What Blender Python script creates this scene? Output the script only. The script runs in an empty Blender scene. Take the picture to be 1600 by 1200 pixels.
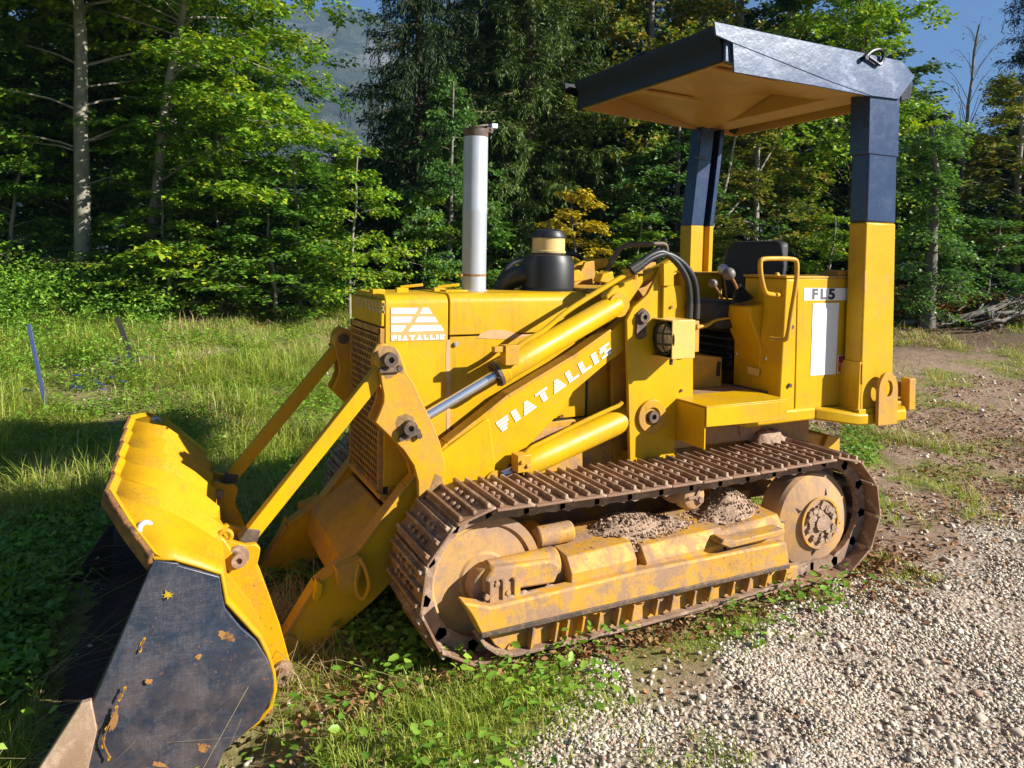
import bpy, bmesh, math, random
import numpy as np
from mathutils import Vector, Matrix
rnd = random.Random(7)
scene = bpy.context.scene
R_ = math.radians

# ---------------------------------------------------------------- camera
CAM_H = 1.64
FPX, CX, CY = 1164.0, 803.726, 426.585          # focal length and principal point for a 1600 px wide frame
ya, pa, ra = 0.45498423, 0.02001846, -0.01601246  # yaw, pitch, roll
fwd = np.array([math.sin(ya)*math.cos(pa), math.cos(ya)*math.cos(pa), -math.sin(pa)])
rgt = np.array([math.cos(ya), -math.sin(ya), 0.0])
dwn = np.cross(fwd, rgt)
rgt2 = rgt*math.cos(ra) + dwn*math.sin(ra)
dwn2 = -rgt*math.sin(ra) + dwn*math.cos(ra)
cam_d = bpy.data.cameras.new("camera"); cam = bpy.data.objects.new("camera", cam_d)
scene.collection.objects.link(cam); scene.camera = cam
cam_d.sensor_fit = 'HORIZONTAL'; cam_d.sensor_width = 36.0
cam_d.lens = FPX/1600*36.0
cam_d.shift_x = (800-CX)/1600; cam_d.shift_y = (CY-600)/1600
cam_d.clip_start = 0.05; cam_d.clip_end = 6000
m = Matrix(((rgt2[0], -dwn2[0], -fwd[0], 0), (rgt2[1], -dwn2[1], -fwd[1], 0), (rgt2[2], -dwn2[2], -fwd[2], CAM_H), (0, 0, 0, 1)))
cam.matrix_world = m

# ---------------------------------------------------------------- light
SUN = Vector((0.66, -0.60, 0.47)).normalized()
world = bpy.data.worlds.new("World"); scene.world = world; world.use_nodes = True
wn = world.node_tree; wn.nodes.clear()
wo = wn.nodes.new('ShaderNodeOutputWorld'); bg = wn.nodes.new('ShaderNodeBackground'); sky = wn.nodes.new('ShaderNodeTexSky')
sky.sky_type = 'NISHITA'; sky.sun_disc = False
sky.sun_elevation = math.asin(SUN.z); sky.sun_rotation = math.atan2(SUN.x, SUN.y)
sky.air_density = 1.0; sky.dust_density = 0.0; sky.ozone_density = 6.0; sky.altitude = 300
bg.inputs[1].default_value = 0.045
wn.links.new(sky.outputs[0], bg.inputs[0]); wn.links.new(bg.outputs[0], wo.inputs[0])
sl = bpy.data.lights.new("sun", 'SUN'); sl.energy = 5.0; sl.angle = R_(0.5); sl.color = (1.0, 0.965, 0.90)
so = bpy.data.objects.new("sun", sl); scene.collection.objects.link(so)
so.rotation_euler = SUN.to_track_quat('Z', 'Y').to_euler(); so.location = (8, -8, 12)
scene.view_settings.view_transform = 'Standard'; scene.view_settings.look = 'None'
scene.view_settings.exposure = 1.05; scene.view_settings.gamma = 1.0
scene.view_settings.use_curve_mapping = False
cy = scene.cycles
cy.max_bounces = 6; cy.diffuse_bounces = 2; cy.glossy_bounces = 3; cy.transmission_bounces = 2; cy.transparent_max_bounces = 4; cy.volume_bounces = 0
cy.caustics_reflective = False; cy.caustics_refractive = False

# ---------------------------------------------------------------- image pixel helpers (image coordinates cast onto assumed planes or depths, metres)
def ray(u, v):
    a, b = (u-CX)/FPX, (v-CY)/FPX
    return rgt2*a + dwn2*b + fwd
def PY(u, v, y):
    r = ray(u, v); s = y/r[1]; return Vector((r[0]*s, y, r[2]*s+CAM_H))
def PX(u, v, x):
    r = ray(u, v); s = x/r[0]; return Vector((x, r[1]*s, r[2]*s+CAM_H))
def PD(u, d, z=0.0):
    "ground position in the direction of picture column u at depth d"
    r = ray(u, 404); return Vector((r[0]*d, r[1]*d, z))
def XZ(pts, y, o=(0, 0), s=1.0):
    return [(p.x, p.z) for p in (PY(o[0]+a/s, o[1]+b/s, y) for a, b in pts)]
YC = 3.52                     # centre line of the machine
def my(y): return 2*YC-y

# ---------------------------------------------------------------- materials
def new_mat(name):
    m = bpy.data.materials.new(name); m.use_nodes = True
    nt = m.node_tree; nt.nodes.clear()
    out = nt.nodes.new('ShaderNodeOutputMaterial'); b = nt.nodes.new('ShaderNodeBsdfPrincipled')
    nt.links.new(b.outputs[0], out.inputs[0])
    return m, nt, b, out
def N(nt, t, **k):
    n = nt.nodes.new(t)
    for a, b in k.items():
        if a.startswith('i_'): n.inputs[int(a[2:])].default_value = b
        else: setattr(n, a, b)
    return n
def coord(nt, scale=(1, 1, 1), kind='Object'):
    tc = nt.nodes.new('ShaderNodeTexCoord'); mp = nt.nodes.new('ShaderNodeMapping')
    mp.inputs['Scale'].default_value = scale
    nt.links.new(tc.outputs[kind], mp.inputs[0]); return mp.outputs[0]
def noise(nt, co, scale, detail=4, rough=0.6, dist=0.0):
    n = N(nt, 'ShaderNodeTexNoise'); n.inputs['Scale'].default_value = scale; n.inputs['Detail'].default_value = detail
    n.inputs['Roughness'].default_value = rough; n.inputs['Distortion'].default_value = dist
    nt.links.new(co, n.inputs['Vector']); return n.outputs['Fac']
def ramp(nt, fac, stops):
    r = nt.nodes.new('ShaderNodeValToRGB'); e = r.color_ramp.elements
    while len(e) < len(stops): e.new(0.5)
    for k, (p, c) in enumerate(stops):
        e[k].position = p; e[k].color = (c, c, c, 1) if isinstance(c, (int, float)) else (*c, 1)
    nt.links.new(fac, r.inputs[0]); return r.outputs[0]
def mix(nt, fac, a, b, mode='MIX'):
    n = nt.nodes.new('ShaderNodeMix'); n.data_type = 'RGBA'; n.blend_type = mode
    for sock, val in ((0, fac), (6, a), (7, b)):
        if hasattr(val, 'is_linked') or hasattr(val, 'links'): nt.links.new(val, n.inputs[sock])
        elif isinstance(val, (int, float)): n.inputs[sock].default_value = val
        else: n.inputs[sock].default_value = (*val, 1)
    return n.outputs[2]
def mth(nt, op, a, b=0.0):
    n = nt.nodes.new('ShaderNodeMath'); n.operation = op
    for k, v in enumerate((a, b)):
        if isinstance(v, (int, float)): n.inputs[k].default_value = v
        else: nt.links.new(v, n.inputs[k])
    return n.outputs[0]
def bump(nt, b, h, strength=0.3, dist=0.01):
    n = nt.nodes.new('ShaderNodeBump'); n.inputs['Strength'].default_value = strength; n.inputs['Distance'].default_value = dist
    nt.links.new(h, n.inputs['Height']); nt.links.new(n.outputs[0], b.inputs['Normal']); return n

def paint(name, col, dust=0.3, dustcol=(0.36, 0.24, 0.14), chips=0.1, chipcol=(0.09, 0.035, 0.018), rough=0.38, low=0.0, wave=0.0, var=None, spec=0.5, scr=0.0, scrcol=(0.08, 0.04, 0.02), scrdir=(5, 5, 40), grime=0.0, grimecol=(0.22, 0.11, 0.035)):
    "machine paint: faded patches, clinging dust, chips down to rusty metal, fine scratches"
    m, nt, b, out = new_mat(name)
    co = coord(nt)
    n1 = noise(nt, co, 2.3, 5, 0.6); n2 = noise(nt, co, 14, 6, 0.7); n3 = noise(nt, co, 60, 5, 0.7); n4 = noise(nt, co, 5.0, 8, 0.72, 0.4)
    cs = coord(nt, (3, 3, 40)); n5 = noise(nt, cs, 3, 4, 0.6)
    v = var or tuple(c*0.82 for c in col)
    c = mix(nt, ramp(nt, n1, [(0.35, 0), (0.7, 1)]), col, v)
    dm = ramp(nt, n4, [(0.62-dust*0.45, 0), (0.85-dust*0.3, 1)]) if dust < 0.5 else mth(nt, 'MAXIMUM', ramp(nt, n4, [(0.72-dust*0.46, 0.12), (0.77-dust*0.36, 1)]), ramp(nt, n2, [(0.48, 0), (0.60, 0.8)]))
    if low:
        geo = nt.nodes.new('ShaderNodeNewGeometry'); sx = nt.nodes.new('ShaderNodeSeparateXYZ'); nt.links.new(geo.outputs['Position'], sx.inputs[0])
        mr = nt.nodes.new('ShaderNodeMapRange'); mr.inputs[1].default_value = low; mr.inputs[2].default_value = low*0.4; nt.links.new(sx.outputs[2], mr.inputs[0])
        dm = mth(nt, 'MINIMUM', mth(nt, 'ADD', dm, mth(nt, 'MULTIPLY', mr.outputs[0], ramp(nt, n2, [(0.35, 0.1), (0.65, 0.9)]))), 1.0)
    dm = mth(nt, 'MULTIPLY', dm, 0.92 if dust > 0.4 else 0.6)
    c = mix(nt, dm, c, dustcol)
    str_ = ramp(nt, n5, [(0.60, 0), (0.75, 0.35)])
    c = mix(nt, mth(nt, 'MULTIPLY', str_, min(1, dust+0.15)), c, tuple(x*0.75 for x in dustcol))
    ch = mth(nt, 'MULTIPLY', ramp(nt, n3, [(0.70-chips*0.25, 0), (0.72-chips*0.25, 1)]), ramp(nt, n1, [(0.62-chips*0.5, 0), (0.72-chips*0.4, 1)]))
    c = mix(nt, ch, c, chipcol)
    if grime:
        g1 = noise(nt, coord(nt, (9, 9, 1.1)), 2.2, 6, 0.7, 0.3); g2 = noise(nt, co, 3.1, 7, 0.68)
        gk = mth(nt, 'MAXIMUM', mth(nt, 'MULTIPLY', ramp(nt, g1, [(0.53, 0), (0.74, 1)]), ramp(nt, n1, [(0.38, 0), (0.6, 1)])), ramp(nt, g2, [(0.60, 0), (0.74, 0.8)]))
        c = mix(nt, mth(nt, 'MULTIPLY', gk, grime), c, grimecol)
    if scr:
        s1 = noise(nt, coord(nt, scrdir), 4, 6, 0.75, 0.6); s2 = noise(nt, coord(nt, (scrdir[2], scrdir[1], scrdir[0])), 3, 6, 0.75, 0.8)
        k1 = ramp(nt, mth(nt, 'ABSOLUTE', mth(nt, 'SUBTRACT', s1, 0.5)), [(0.0, 1), (0.010, 0)]); k2 = ramp(nt, mth(nt, 'ABSOLUTE', mth(nt, 'SUBTRACT', s2, 0.52)), [(0.0, 1), (0.007, 0)])
        kk = mth(nt, 'MULTIPLY', mth(nt, 'MAXIMUM', k1, k2), ramp(nt, n4, [(0.42, 0), (0.56, 1)]))
        c = mix(nt, mth(nt, 'MULTIPLY', kk, scr), c, scrcol)
    nt.links.new(c, b.inputs['Base Color'])
    rg = mth(nt, 'ADD', mth(nt, 'MULTIPLY', dm, 0.4), mth(nt, 'ADD', mth(nt, 'MULTIPLY', n2, 0.16), rough-0.08))
    nt.links.new(rg, b.inputs['Roughness'])
    b.inputs['Specular IOR Level'].default_value = spec
    h = mth(nt, 'ADD', mth(nt, 'MULTIPLY', n2, 0.3+dust), mth(nt, 'ADD', mth(nt, 'MULTIPLY', n3, 0.25), mth(nt, 'MULTIPLY', n1, wave)))
    bump(nt, b, h, 0.28, 0.007)
    return m
def rusty(name, c1, c2, c3, rough=0.75, scale=18, b_=0.5, metal=0.0):
    m, nt, b, out = new_mat(name); co = coord(nt)
    n1 = noise(nt, co, scale*0.3, 5, 0.6); n2 = noise(nt, co, scale, 8, 0.75); n3 = noise(nt, co, scale*6, 4, 0.6)
    c = mix(nt, ramp(nt, n1, [(0.35, 0), (0.65, 1)]), c1, c2)
    c = mix(nt, ramp(nt, n2, [(0.5, 0), (0.62, 1)]), c, c3)
    nt.links.new(c, b.inputs['Base Color']); b.inputs['Roughness'].default_value = rough; b.inputs['Metallic'].default_value = metal
    bump(nt, b, mth(nt, 'ADD', n2, mth(nt, 'MULTIPLY', n3, 0.4)), b_, 0.006)
    return m
def plain(name, col, rough=0.5, metal=0.0, bumpy=0.0, var=0.15):
    m, nt, b, out = new_mat(name); co = coord(nt); n = noise(nt, co, 22, 5)
    c = mix(nt, ramp(nt, n, [(0.35, 0), (0.7, 1)]), col, tuple(x*(1-var) for x in col))
    nt.links.new(c, b.inputs['Base Color']); b.inputs['Roughness'].default_value = rough; b.inputs['Metallic'].default_value = metal
    if bumpy: bump(nt, b, noise(nt, co, 90, 3), bumpy, 0.003)
    return m
YEL = (0.66, 0.385, 0.003)
M = {}
M['yellow'] = paint('yellow_paint', YEL, dust=0.30, chips=0.09, wave=2.2, scr=0.45, scrcol=(0.30, 0.15, 0.03), scrdir=(4, 4, 14), dustcol=(0.46, 0.24, 0.045), grime=0.40, spec=0.28)
M['yellow_dusty'] = paint('dusty_yellow_paint', (0.66, 0.345, 0.008), dust=0.48, chips=0.16, scr=0.5, scrcol=(0.2, 0.1, 0.03), wave=2.0, dustcol=(0.40, 0.22, 0.08), grime=0.60, spec=0.35)
M['yellow_low'] = paint('worn_yellow_paint', (0.68, 0.34, 0.012), dust=0.52, chips=0.30, dustcol=(0.36, 0.22, 0.14), rough=0.55, scr=0.9, grime=0.6, grimecol=(0.20, 0.115, 0.07))
M['yellow_bucket'] = paint('scratched_yellow_paint', (0.64, 0.335, 0.004), dust=0.2, chips=0.24, wave=1.4, rough=0.42, scr=0.95, scrdir=(6, 3, 22), grime=0.45, spec=0.35, dustcol=(0.42, 0.21, 0.05))
M['yellow_pale'] = paint('faded_yellow_paint', (0.74, 0.50, 0.12), dust=0.25, chips=0.03)
M['yellow_under'] = paint('yellow_canopy_lining', (0.56, 0.31, 0.08), dust=0.3, chips=0.02, wave=1.5)
M['black'] = paint('black_gloss_paint', (0.006, 0.008, 0.013), dust=0.05, dustcol=(0.03, 0.03, 0.03), chips=0.0, rough=0.32, wave=2.0, spec=0.35)
M['black_sky_sheen'] = paint('sky_sheen_black_paint', (0.009, 0.030, 0.090), dust=0.05, dustcol=(0.05, 0.08, 0.14), chips=0.0, rough=0.27, wave=3.0, spec=0.7, scr=0.25, scrcol=(.15, .2, .3))  # black paint given a blue base that carries the sky reflection
M['fascia'] = paint('sky_sheen_fascia_paint', (0.035, 0.07, 0.16), dust=0.14, dustcol=(0.20, 0.28, 0.42), chips=0.0, rough=0.33, wave=3.5, spec=0.55, scr=0.2, scrcol=(.3, .35, .4), var=(0.04, 0.07, 0.13))  # sky sheen put into the blue base and pale blue patches
M['black_bucket'] = paint('scraped_black_paint', (0.013, 0.020, 0.036), dust=0.34, dustcol=(0.11, 0.065, 0.045), chips=0.26, chipcol=(0.34, 0.12, 0.03), rough=0.40, wave=1.2, low=0.34, spec=0.7, scr=1.0, scrcol=(0.17, 0.19, 0.24), scrdir=(2, 3, 45), var=(0.022, 0.034, 0.06))
M['rubber'] = plain('black_rubber', (0.015, 0.015, 0.016), 0.45, 0, 0.1)
M['seat'] = plain('black_seat_vinyl', (0.02, 0.021, 0.024), 0.6, 0, 0.3)
M['dark'] = plain('dark_greasy_steel', (0.03, 0.025, 0.02), 0.6, 0.2, 0.3)
M['grease'] = rusty('greasy_pin_steel', (0.06, 0.045, 0.035), (0.12, 0.08, 0.055), (0.20, 0.12, 0.07), 0.55, 25)
M['shoe'] = rusty('rusty_track_steel', (0.32, 0.175, 0.10), (0.20, 0.11, 0.07), (0.50, 0.35, 0.24), 0.5, 14, 0.7)
M['chain'] = rusty('dusty_link_steel', (0.32, 0.20, 0.13), (0.19, 0.12, 0.08), (0.42, 0.29, 0.20), 0.85, 16, 0.7)
M['dustwheel'] = paint('dusty_wheel_paint', (0.55, 0.31, 0.08), dust=0.62, dustcol=(0.36, 0.235, 0.16), chips=0.15, rough=0.7, var=(0.5, 0.27, 0.1), grime=0.7, grimecol=(0.26, 0.155, 0.10))
M['mud'] = rusty('dried_mud', (0.40, 0.27, 0.18), (0.31, 0.195, 0.125), (0.50, 0.37, 0.26), 0.95, 40, 1.0)
M['chrome'] = plain('chrome_rod', (0.85, 0.87, 0.92), 0.24, 0.9, 0, 0.05)
M['silver'] = paint('silver_paint', (0.52, 0.55, 0.60), dust=0.25, dustcol=(0.42, 0.40, 0.38), chips=0.02, rough=0.4, wave=1.0)
M['silver'].node_tree.nodes['Principled BSDF'].inputs['Metallic'].default_value = 0.25
M['cream'] = plain('cream_plastic', (0.72, 0.50, 0.20), 0.4)
M['white'] = plain('white_sticker', (0.82, 0.83, 0.84), 0.4, 0, 0, 0.05)
M['residue'] = plain('old_glue_tan', (0.66, 0.36, 0.12), 0.7)
M['white_dusty'] = plain('dusty_white_sticker', (0.60, 0.50, 0.30), 0.6)
M['primer'] = plain('worn_primer_tan', (0.62, 0.36, 0.16), 0.8, 0, 0.2)
M['smear'] = rusty('greasy_smear', (0.30, 0.17, 0.06), (0.17, 0.095, 0.045), (0.42, 0.25, 0.08), 0.6, 30, 0.3)
M['navy'] = plain('navy_lettering', (0.012, 0.014, 0.04), 0.4)
M['glare_letter'] = plain('glare_grey_lettering', (0.13, 0.135, 0.15), 0.35)  # navy print greyed, sun glare put into its colour
M['red'] = plain('red_sticker', (0.45, 0.02, 0.03), 0.4)
M['rust_edge'] = rusty('rusty_edge', (0.22, 0.09, 0.03), (0.42, 0.20, 0.05), (0.10, 0.05, 0.03), 0.8, 30)
M['inner_shade'] = rusty('shade_dark_bucket_steel', (0.05, 0.03, 0.02), (0.09, 0.055, 0.035), (0.03, 0.02, 0.015), 0.8, 8)  # steel darkened to put the shade inside the bucket into its colour
M['tip'] = rusty('scoured_edge_steel', (0.38, 0.25, 0.16), (0.26, 0.15, 0.09), (0.50, 0.35, 0.24), 0.6, 10)
M['lens'] = plain('lamp_glass', (0.55, 0.52, 0.42), 0.08, 0.3, 0, 0.5)
M['knob'] = plain('grey_knob', (0.16, 0.14, 0.12), 0.5)
M['floor'] = rusty('worn_deck_plate', (0.30, 0.17, 0.09), (0.36, 0.20, 0.09), (0.22, 0.13, 0.08), 0.8, 12)

# ---------------------------------------------------------------- mesh helpers
class MB:
    def __init__(s): s.v = []; s.f = []
    def add(s, vs, fs):
        n = len(s.v); s.v += [tuple(map(float, v)) for v in vs]; s.f += [tuple(i+n for i in f) for f in fs]; return s
    def prism(s, pts, vec):
        n = len(pts); vec = Vector(vec); a = [Vector(p) for p in pts]
        return s.add(a+[p+vec for p in a], [tuple(range(n)), tuple(range(2*n-1, n-1, -1))]+[(i, (i+1) % n, n+(i+1) % n, n+i) for i in range(n)])
    def side(s, xz, y0, y1): return s.prism([(x, y0, z) for x, z in xz], (0, y1-y0, 0))
    def box(s, x0, x1, y0, y1, z0, z1): return s.side([(x0, z0), (x1, z0), (x1, z1), (x0, z1)], y0, y1)
    def bar(s, p0, p1, w, h, up=(0, 0, 1)):
        p0 = Vector(p0); p1 = Vector(p1); d = (p1-p0).normalized(); a = d.cross(Vector(up)).normalized(); b = a.cross(d)
        return s.prism([p0+a*sx*w/2+b*sz*h/2 for sx, sz in ((-1, -1), (1, -1), (1, 1), (-1, 1))], p1-p0)
    def lathe(s, prof, o, ax, n=28):
        o = Vector(o); ax = Vector(ax).normalized(); a = ax.orthogonal().normalized(); b = ax.cross(a)
        vs = []; fs = []; k = len(prof)
        for i in range(n):
            t = 2*math.pi*i/n; d = a*math.cos(t)+b*math.sin(t)
            vs += [o+ax*h+d*r for r, h in prof]
        for i in range(n):
            j = (i+1) % n
            for q in range(k-1): fs.append((i*k+q, j*k+q, j*k+q+1, i*k+q+1))
        if prof[0][0] > 1e-6: fs.append(tuple(i*k for i in range(n)))
        if prof[-1][0] > 1e-6: fs.append(tuple(i*k+k-1 for i in reversed(range(n))))
        return s.add(vs, fs)
    def cyl(s, p0, p1, r0, r1=None, n=24):
        p0 = Vector(p0); p1 = Vector(p1); r1 = r0 if r1 is None else r1
        return s.lathe([(r0, 0), (r1, (p1-p0).length)], p0, p1-p0, n)
    def ring(s, p0, p1, ro, ri, n=28):
        p0 = Vector(p0); p1 = Vector(p1); L = (p1-p0).length
        o = p0; ax = (p1-p0).normalized(); a = ax.orthogonal().normalized(); b = ax.cross(a); vs = []; fs = []
        pr = [(ri, 0), (ro, 0), (ro, L), (ri, L)]
        for i in range(n):
            t = 2*math.pi*i/n; d = a*math.cos(t)+b*math.sin(t); vs += [o+ax*h+d*r for r, h in pr]
        for i in range(n):
            j = (i+1) % n
            for q in range(4): fs.append((i*4+q, j*4+q, j*4+(q+1) % 4, i*4+(q+1) % 4))
        return s.add(vs, fs)
    def tube(s, pts, r, n=10, smooth=3):
        pts = [Vector(p) for p in pts]
        if smooth and len(pts) > 2:
            q = []
            for i in range(len(pts)-1):
                p0 = pts[max(i-1, 0)]; p1 = pts[i]; p2 = pts[i+1]; p3 = pts[min(i+2, len(pts)-1)]
                for k in range(smooth):
                    t = k/smooth; q.append(0.5*((2*p1)+(p2-p0)*t+(2*p0-5*p1+4*p2-p3)*t*t+(3*p1-p0-3*p2+p3)*t**3))
            q.append(pts[-1])
            if isinstance(r, (list, tuple)):
                r = [r[min(int(i/smooth), len(r)-1)]*(1-(i % smooth)/smooth)+r[min(int(i/smooth)+1, len(r)-1)]*((i % smooth)/smooth) for i in range(len(q))]
            pts = q
        rr = r if isinstance(r, (list, tuple)) else [r]*len(pts)
        vs = []; fs = []; a = None
        for i, p in enumerate(pts):
            d = (pts[min(i+1, len(pts)-1)]-pts[max(i-1, 0)]).normalized()
            if a is None: a = d.orthogonal().normalized()
            a = (a-d*a.dot(d)).normalized(); b = d.cross(a)
            vs += [p+(a*math.cos(2*math.pi*k/n)+b*math.sin(2*math.pi*k/n))*rr[i] for k in range(n)]
        for i in range(len(pts)-1):
            for k in range(n): fs.append((i*n+k, i*n+(k+1) % n, (i+1)*n+(k+1) % n, (i+1)*n+k))
        fs.append(tuple(range(n))); fs.append(tuple(reversed(range((len(pts)-1)*n, len(pts)*n))))
        return s.add(vs, fs)
    def mir(s):
        m = MB(); m.v = [(x, my(y), z) for x, y, z in s.v]; m.f = [tuple(reversed(f)) for f in s.f]; return m
coll = scene.collection
ROOT0 = Vector((0, 0, 0))
def link_mesh(name, me, mat, parent=None):
    if mat is not None: me.materials.append(mat)
    o = bpy.data.objects.new(name, me); coll.objects.link(o); o.parent = parent; return o
def part(name, mb, mat, parent=None, bevel=0.0, label=None, off=None, smooth=35):
    off = ROOT0 if off is None else off
    me = bpy.data.meshes.new(name); me.from_pydata([(x-off.x, y-off.y, z-off.z) for x, y, z in mb.v], [], mb.f)
    bm = bmesh.new(); bm.from_mesh(me); bmesh.ops.recalc_face_normals(bm, faces=bm.faces); bm.to_mesh(me); bm.free()
    me.polygons.foreach_set('use_smooth', [True]*len(me.polygons)); me.set_sharp_from_angle(angle=R_(smooth))
    o = link_mesh(name, me, mat, parent)
    if bevel:
        b = o.modifiers.new('bevel', 'BEVEL'); b.width = bevel; b.segments = 2; b.limit_method = 'ANGLE'; b.angle_limit = R_(40); b.harden_normals = False
    if label: o['label'] = label
    return o
def tag(o, label, cat, group=None, kind=None):
    if label: o['label'] = label
    if cat: o['category'] = cat
    if group: o['group'] = group
    if kind: o['kind'] = kind
    return o
def empty(name, loc):
    o = bpy.data.objects.new(name, None); coll.objects.link(o); o.location = loc; o.empty_display_size = 0.2; return o
# ================================================================ the crawler loader
ROOT0 = Vector((2.2, YC, 0.0))
loader = tag(empty('crawler_loader', ROOT0), 'yellow crawler loader with black canopy and front bucket lowered on the ground', 'crawler loader')
L = loader
# ---------------- hood
HN, HF, HX, HT = 3.24, 3.80, 0.945, 1.470
def hood_section(x0, x1, z0, top, rad=0.045):
    prof = [(HN, z0)]
    for k in range(5):
        t = k/4*math.pi/2; prof.append((HN+rad-rad*math.cos(t), top-rad+rad*math.sin(t)))
    for k in range(5):
        t = (4-k)/4*math.pi/2; prof.append((HF-rad+rad*math.cos(t), top-rad+rad*math.sin(t)))
    prof.append((HF, z0))
    return MB().prism([(x0, y, z) for y, z in prof], (x1-x0, 0, 0))
nose = part('hood_nose', hood_section(HX, 1.247, 0.60, HT-0.004), M['yellow'], L, 0.006)
hood = part('hood', hood_section(1.253, 2.02, 1.275, HT), M['yellow'], L, 0.004)
core = MB().box(1.253, 2.02, HN+0.012, HF-0.012, 0.60, 1.272)
part('engine_bay', core, M['dark'], L)
side = MB().side([(1.257, 0.86), (1.27, 0.84), (2.0, 0.84), (2.0, 1.268), (1.257, 1.268)], HN+0.001, HN+0.012)
dr = part('engine_door', side, M['yellow'], L, 0.003)
part('latch', MB().cyl(PY(712, 537, HN)+Vector((0, 0.002, 0)), PY(712, 537, HN)-Vector((0, 0.012, 0)), 0.011).cyl(PY(712, 537, HN), PY(712, 537, HN)-Vector((0, 0.016, 0)), 0.006), M['chrome'], dr)
part('door_flange', MB().side(XZ([(712, 668), (795, 655), (795, 662), (712, 676)], HN-0.003), HN-0.012, HN+0.002), M['yellow'], dr, 0.003)
part('engine_door', side.mir(), M['yellow'], L, 0.003)
# lower skirt and frame
lowskirt = MB().side([(0.97, 0.50), (1.25, 0.42), (1.25, 0.60), (0.97, 0.60)], HN+0.01, HF-0.01)
lowskirt.side([(1.25, 0.42), (2.2, 0.36), (3.2, 0.36), (3.2, 0.80), (2.0, 0.83), (1.25, 0.60)], HN+0.006, HF-0.006)
lowskirt.side(XZ([(815, 665), (900, 655), (985, 640), (985, 700), (815, 720)], HN), HN, HN+0.03)
part('main_frame', lowskirt, M['yellow_dusty'], L, 0.006)
# radiator surround: front badge plate + grille
badge = MB(); gx = HX-0.006
badge.box(gx-0.010, HX, HN+0.006, HF-0.006, 1.325, HT-0.03)
bp = part('badge_plate', badge, M['yellow'], L, 0.003)
def rows_glyph(ch):
    "striped capital letters: (row, x0top, x1top, x0bottom, x1bottom) for four rows, unit box, row 0 on top"
    T = {'F': [(0, 1), (0, .92), (.05, .70), (.08, .55)], 'I': [(.0, 1)]*4, 'L': [(0, .45), (0, .45), (0, .45), (0, 1)],
         'T': [(0, 1), (.3, .72), (.3, .72), (.3, .72)], 'S': [(.12, 1), (0, .64), (.36, 1), (.0, .88)]}
    W = {'F': .9, 'I': .42, 'A': 1.05, 'L': .85, 'T': .95, 'S': .95}
    if ch == 'A': return W[ch], [(.38, .62, .30, .70), (.28, .72, .20, .80), (.18, .82, .10, .90), (.08, .92, 0, 1)]
    return W[ch], [(a, b, a, b) for a, b in T[ch]]
def striped_text(text, corner, mb, nrows=4, gap=0.16, inset=0.0, depth=(0, -0.0025, 0)):
    "corner(s, t) maps the unit box of the whole line (s to the right, t upward) to 3D"
    gl = [rows_glyph(c) for c in text]; tot = sum(w for w, _ in gl)+0.25*(len(gl)-1); x = 0
    for w, rw in gl:
        if nrows == 3: rw = [rw[0], rw[1], rw[3]]
        for k, (a, b, c, d) in enumerate(rw):
            t1 = 1-k/nrows; t0 = 1-(k+1)/nrows+gap/nrows
            q = [((x+a*w)/tot, t1), ((x+b*w)/tot, t1), ((x+d*w)/tot, t0), ((x+c*w)/tot, t0)]
            mb.prism([corner(*p) for p in q], depth)
        x += w+0.25
    return mb
def bil(TL, TR, BR, BL):
    return lambda s, t: (TL*(1-s)+TR*s)*t+(BL*(1-s)+BR*s)*(1-t)
NAME = 'FIAT'+'ALLIS'
c6 = lambda a, b: PX(540+a/16, 450+b/16, gx-0.0102)
part('lettering', striped_text(NAME, bil(c6(250, 215), c6(990, 385), c6(990, 665), c6(255, 445)), MB(), 3, 0.18, depth=(-0.002, 0, 0)), M['white_dusty'], bp)
# grille with staggered slots
HG = HX-0.014
gm = MB(); y0, y1, z0, z1 = HN+0.012, HF-0.012, 0.575, 1.305
cols, rws = 16, 22; th = 0.0022
part('radiator_core', MB().box(HX-0.002, HX+0.05, y0, y1, z0, z1), M['dark'], L)
cw = (y1-y0-0.04)/cols; chh = (z1-z0-0.05)/rws; ya0 = y0+0.02; za0 = z0+0.02
for r in range(rws+1):
    z = za0+r*chh; gm.box(HG-th, HG, y0, y1, z-0.0042, z+0.0042)
for r in range(rws):
    for c in range(cols+1):
        y = ya0+(c+(0.5 if r % 2 else 0))*cw
        if y < y1-0.01: gm.box(HG-th+0.0003, HG-0.0003, y-0.0045, y+0.0045, za0+r*chh+0.0038, za0+(r+1)*chh-0.0038)
for a, b, c, d in ((y0-0.008, y0+0.02, z0-0.01, z1+0.01), (y1-0.016, y1+0.008, z0-0.01, z1+0.01), (y0, y1, z0-0.02, z0+0.014), (y0, y1, z1-0.016, z1+0.012)):
    gm.box(HG-th-0.003, HX+0.001, a, b, c, d)
M['grille'] = paint('grille_paint', (0.50, 0.25, 0.03), dust=0.5, chips=0.2, dustcol=(0.26, 0.13, 0.06))
part('grille', gm, M['grille'], L)
part('grille_sill', MB().side([(HX-0.02, 0.55), (HX+0.06, 0.53), (HX+0.06, 0.555), (HX-0.02, 0.575)], HN-0.01, HF+0.01), M['yellow_dusty'], L, 0.004)
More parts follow.
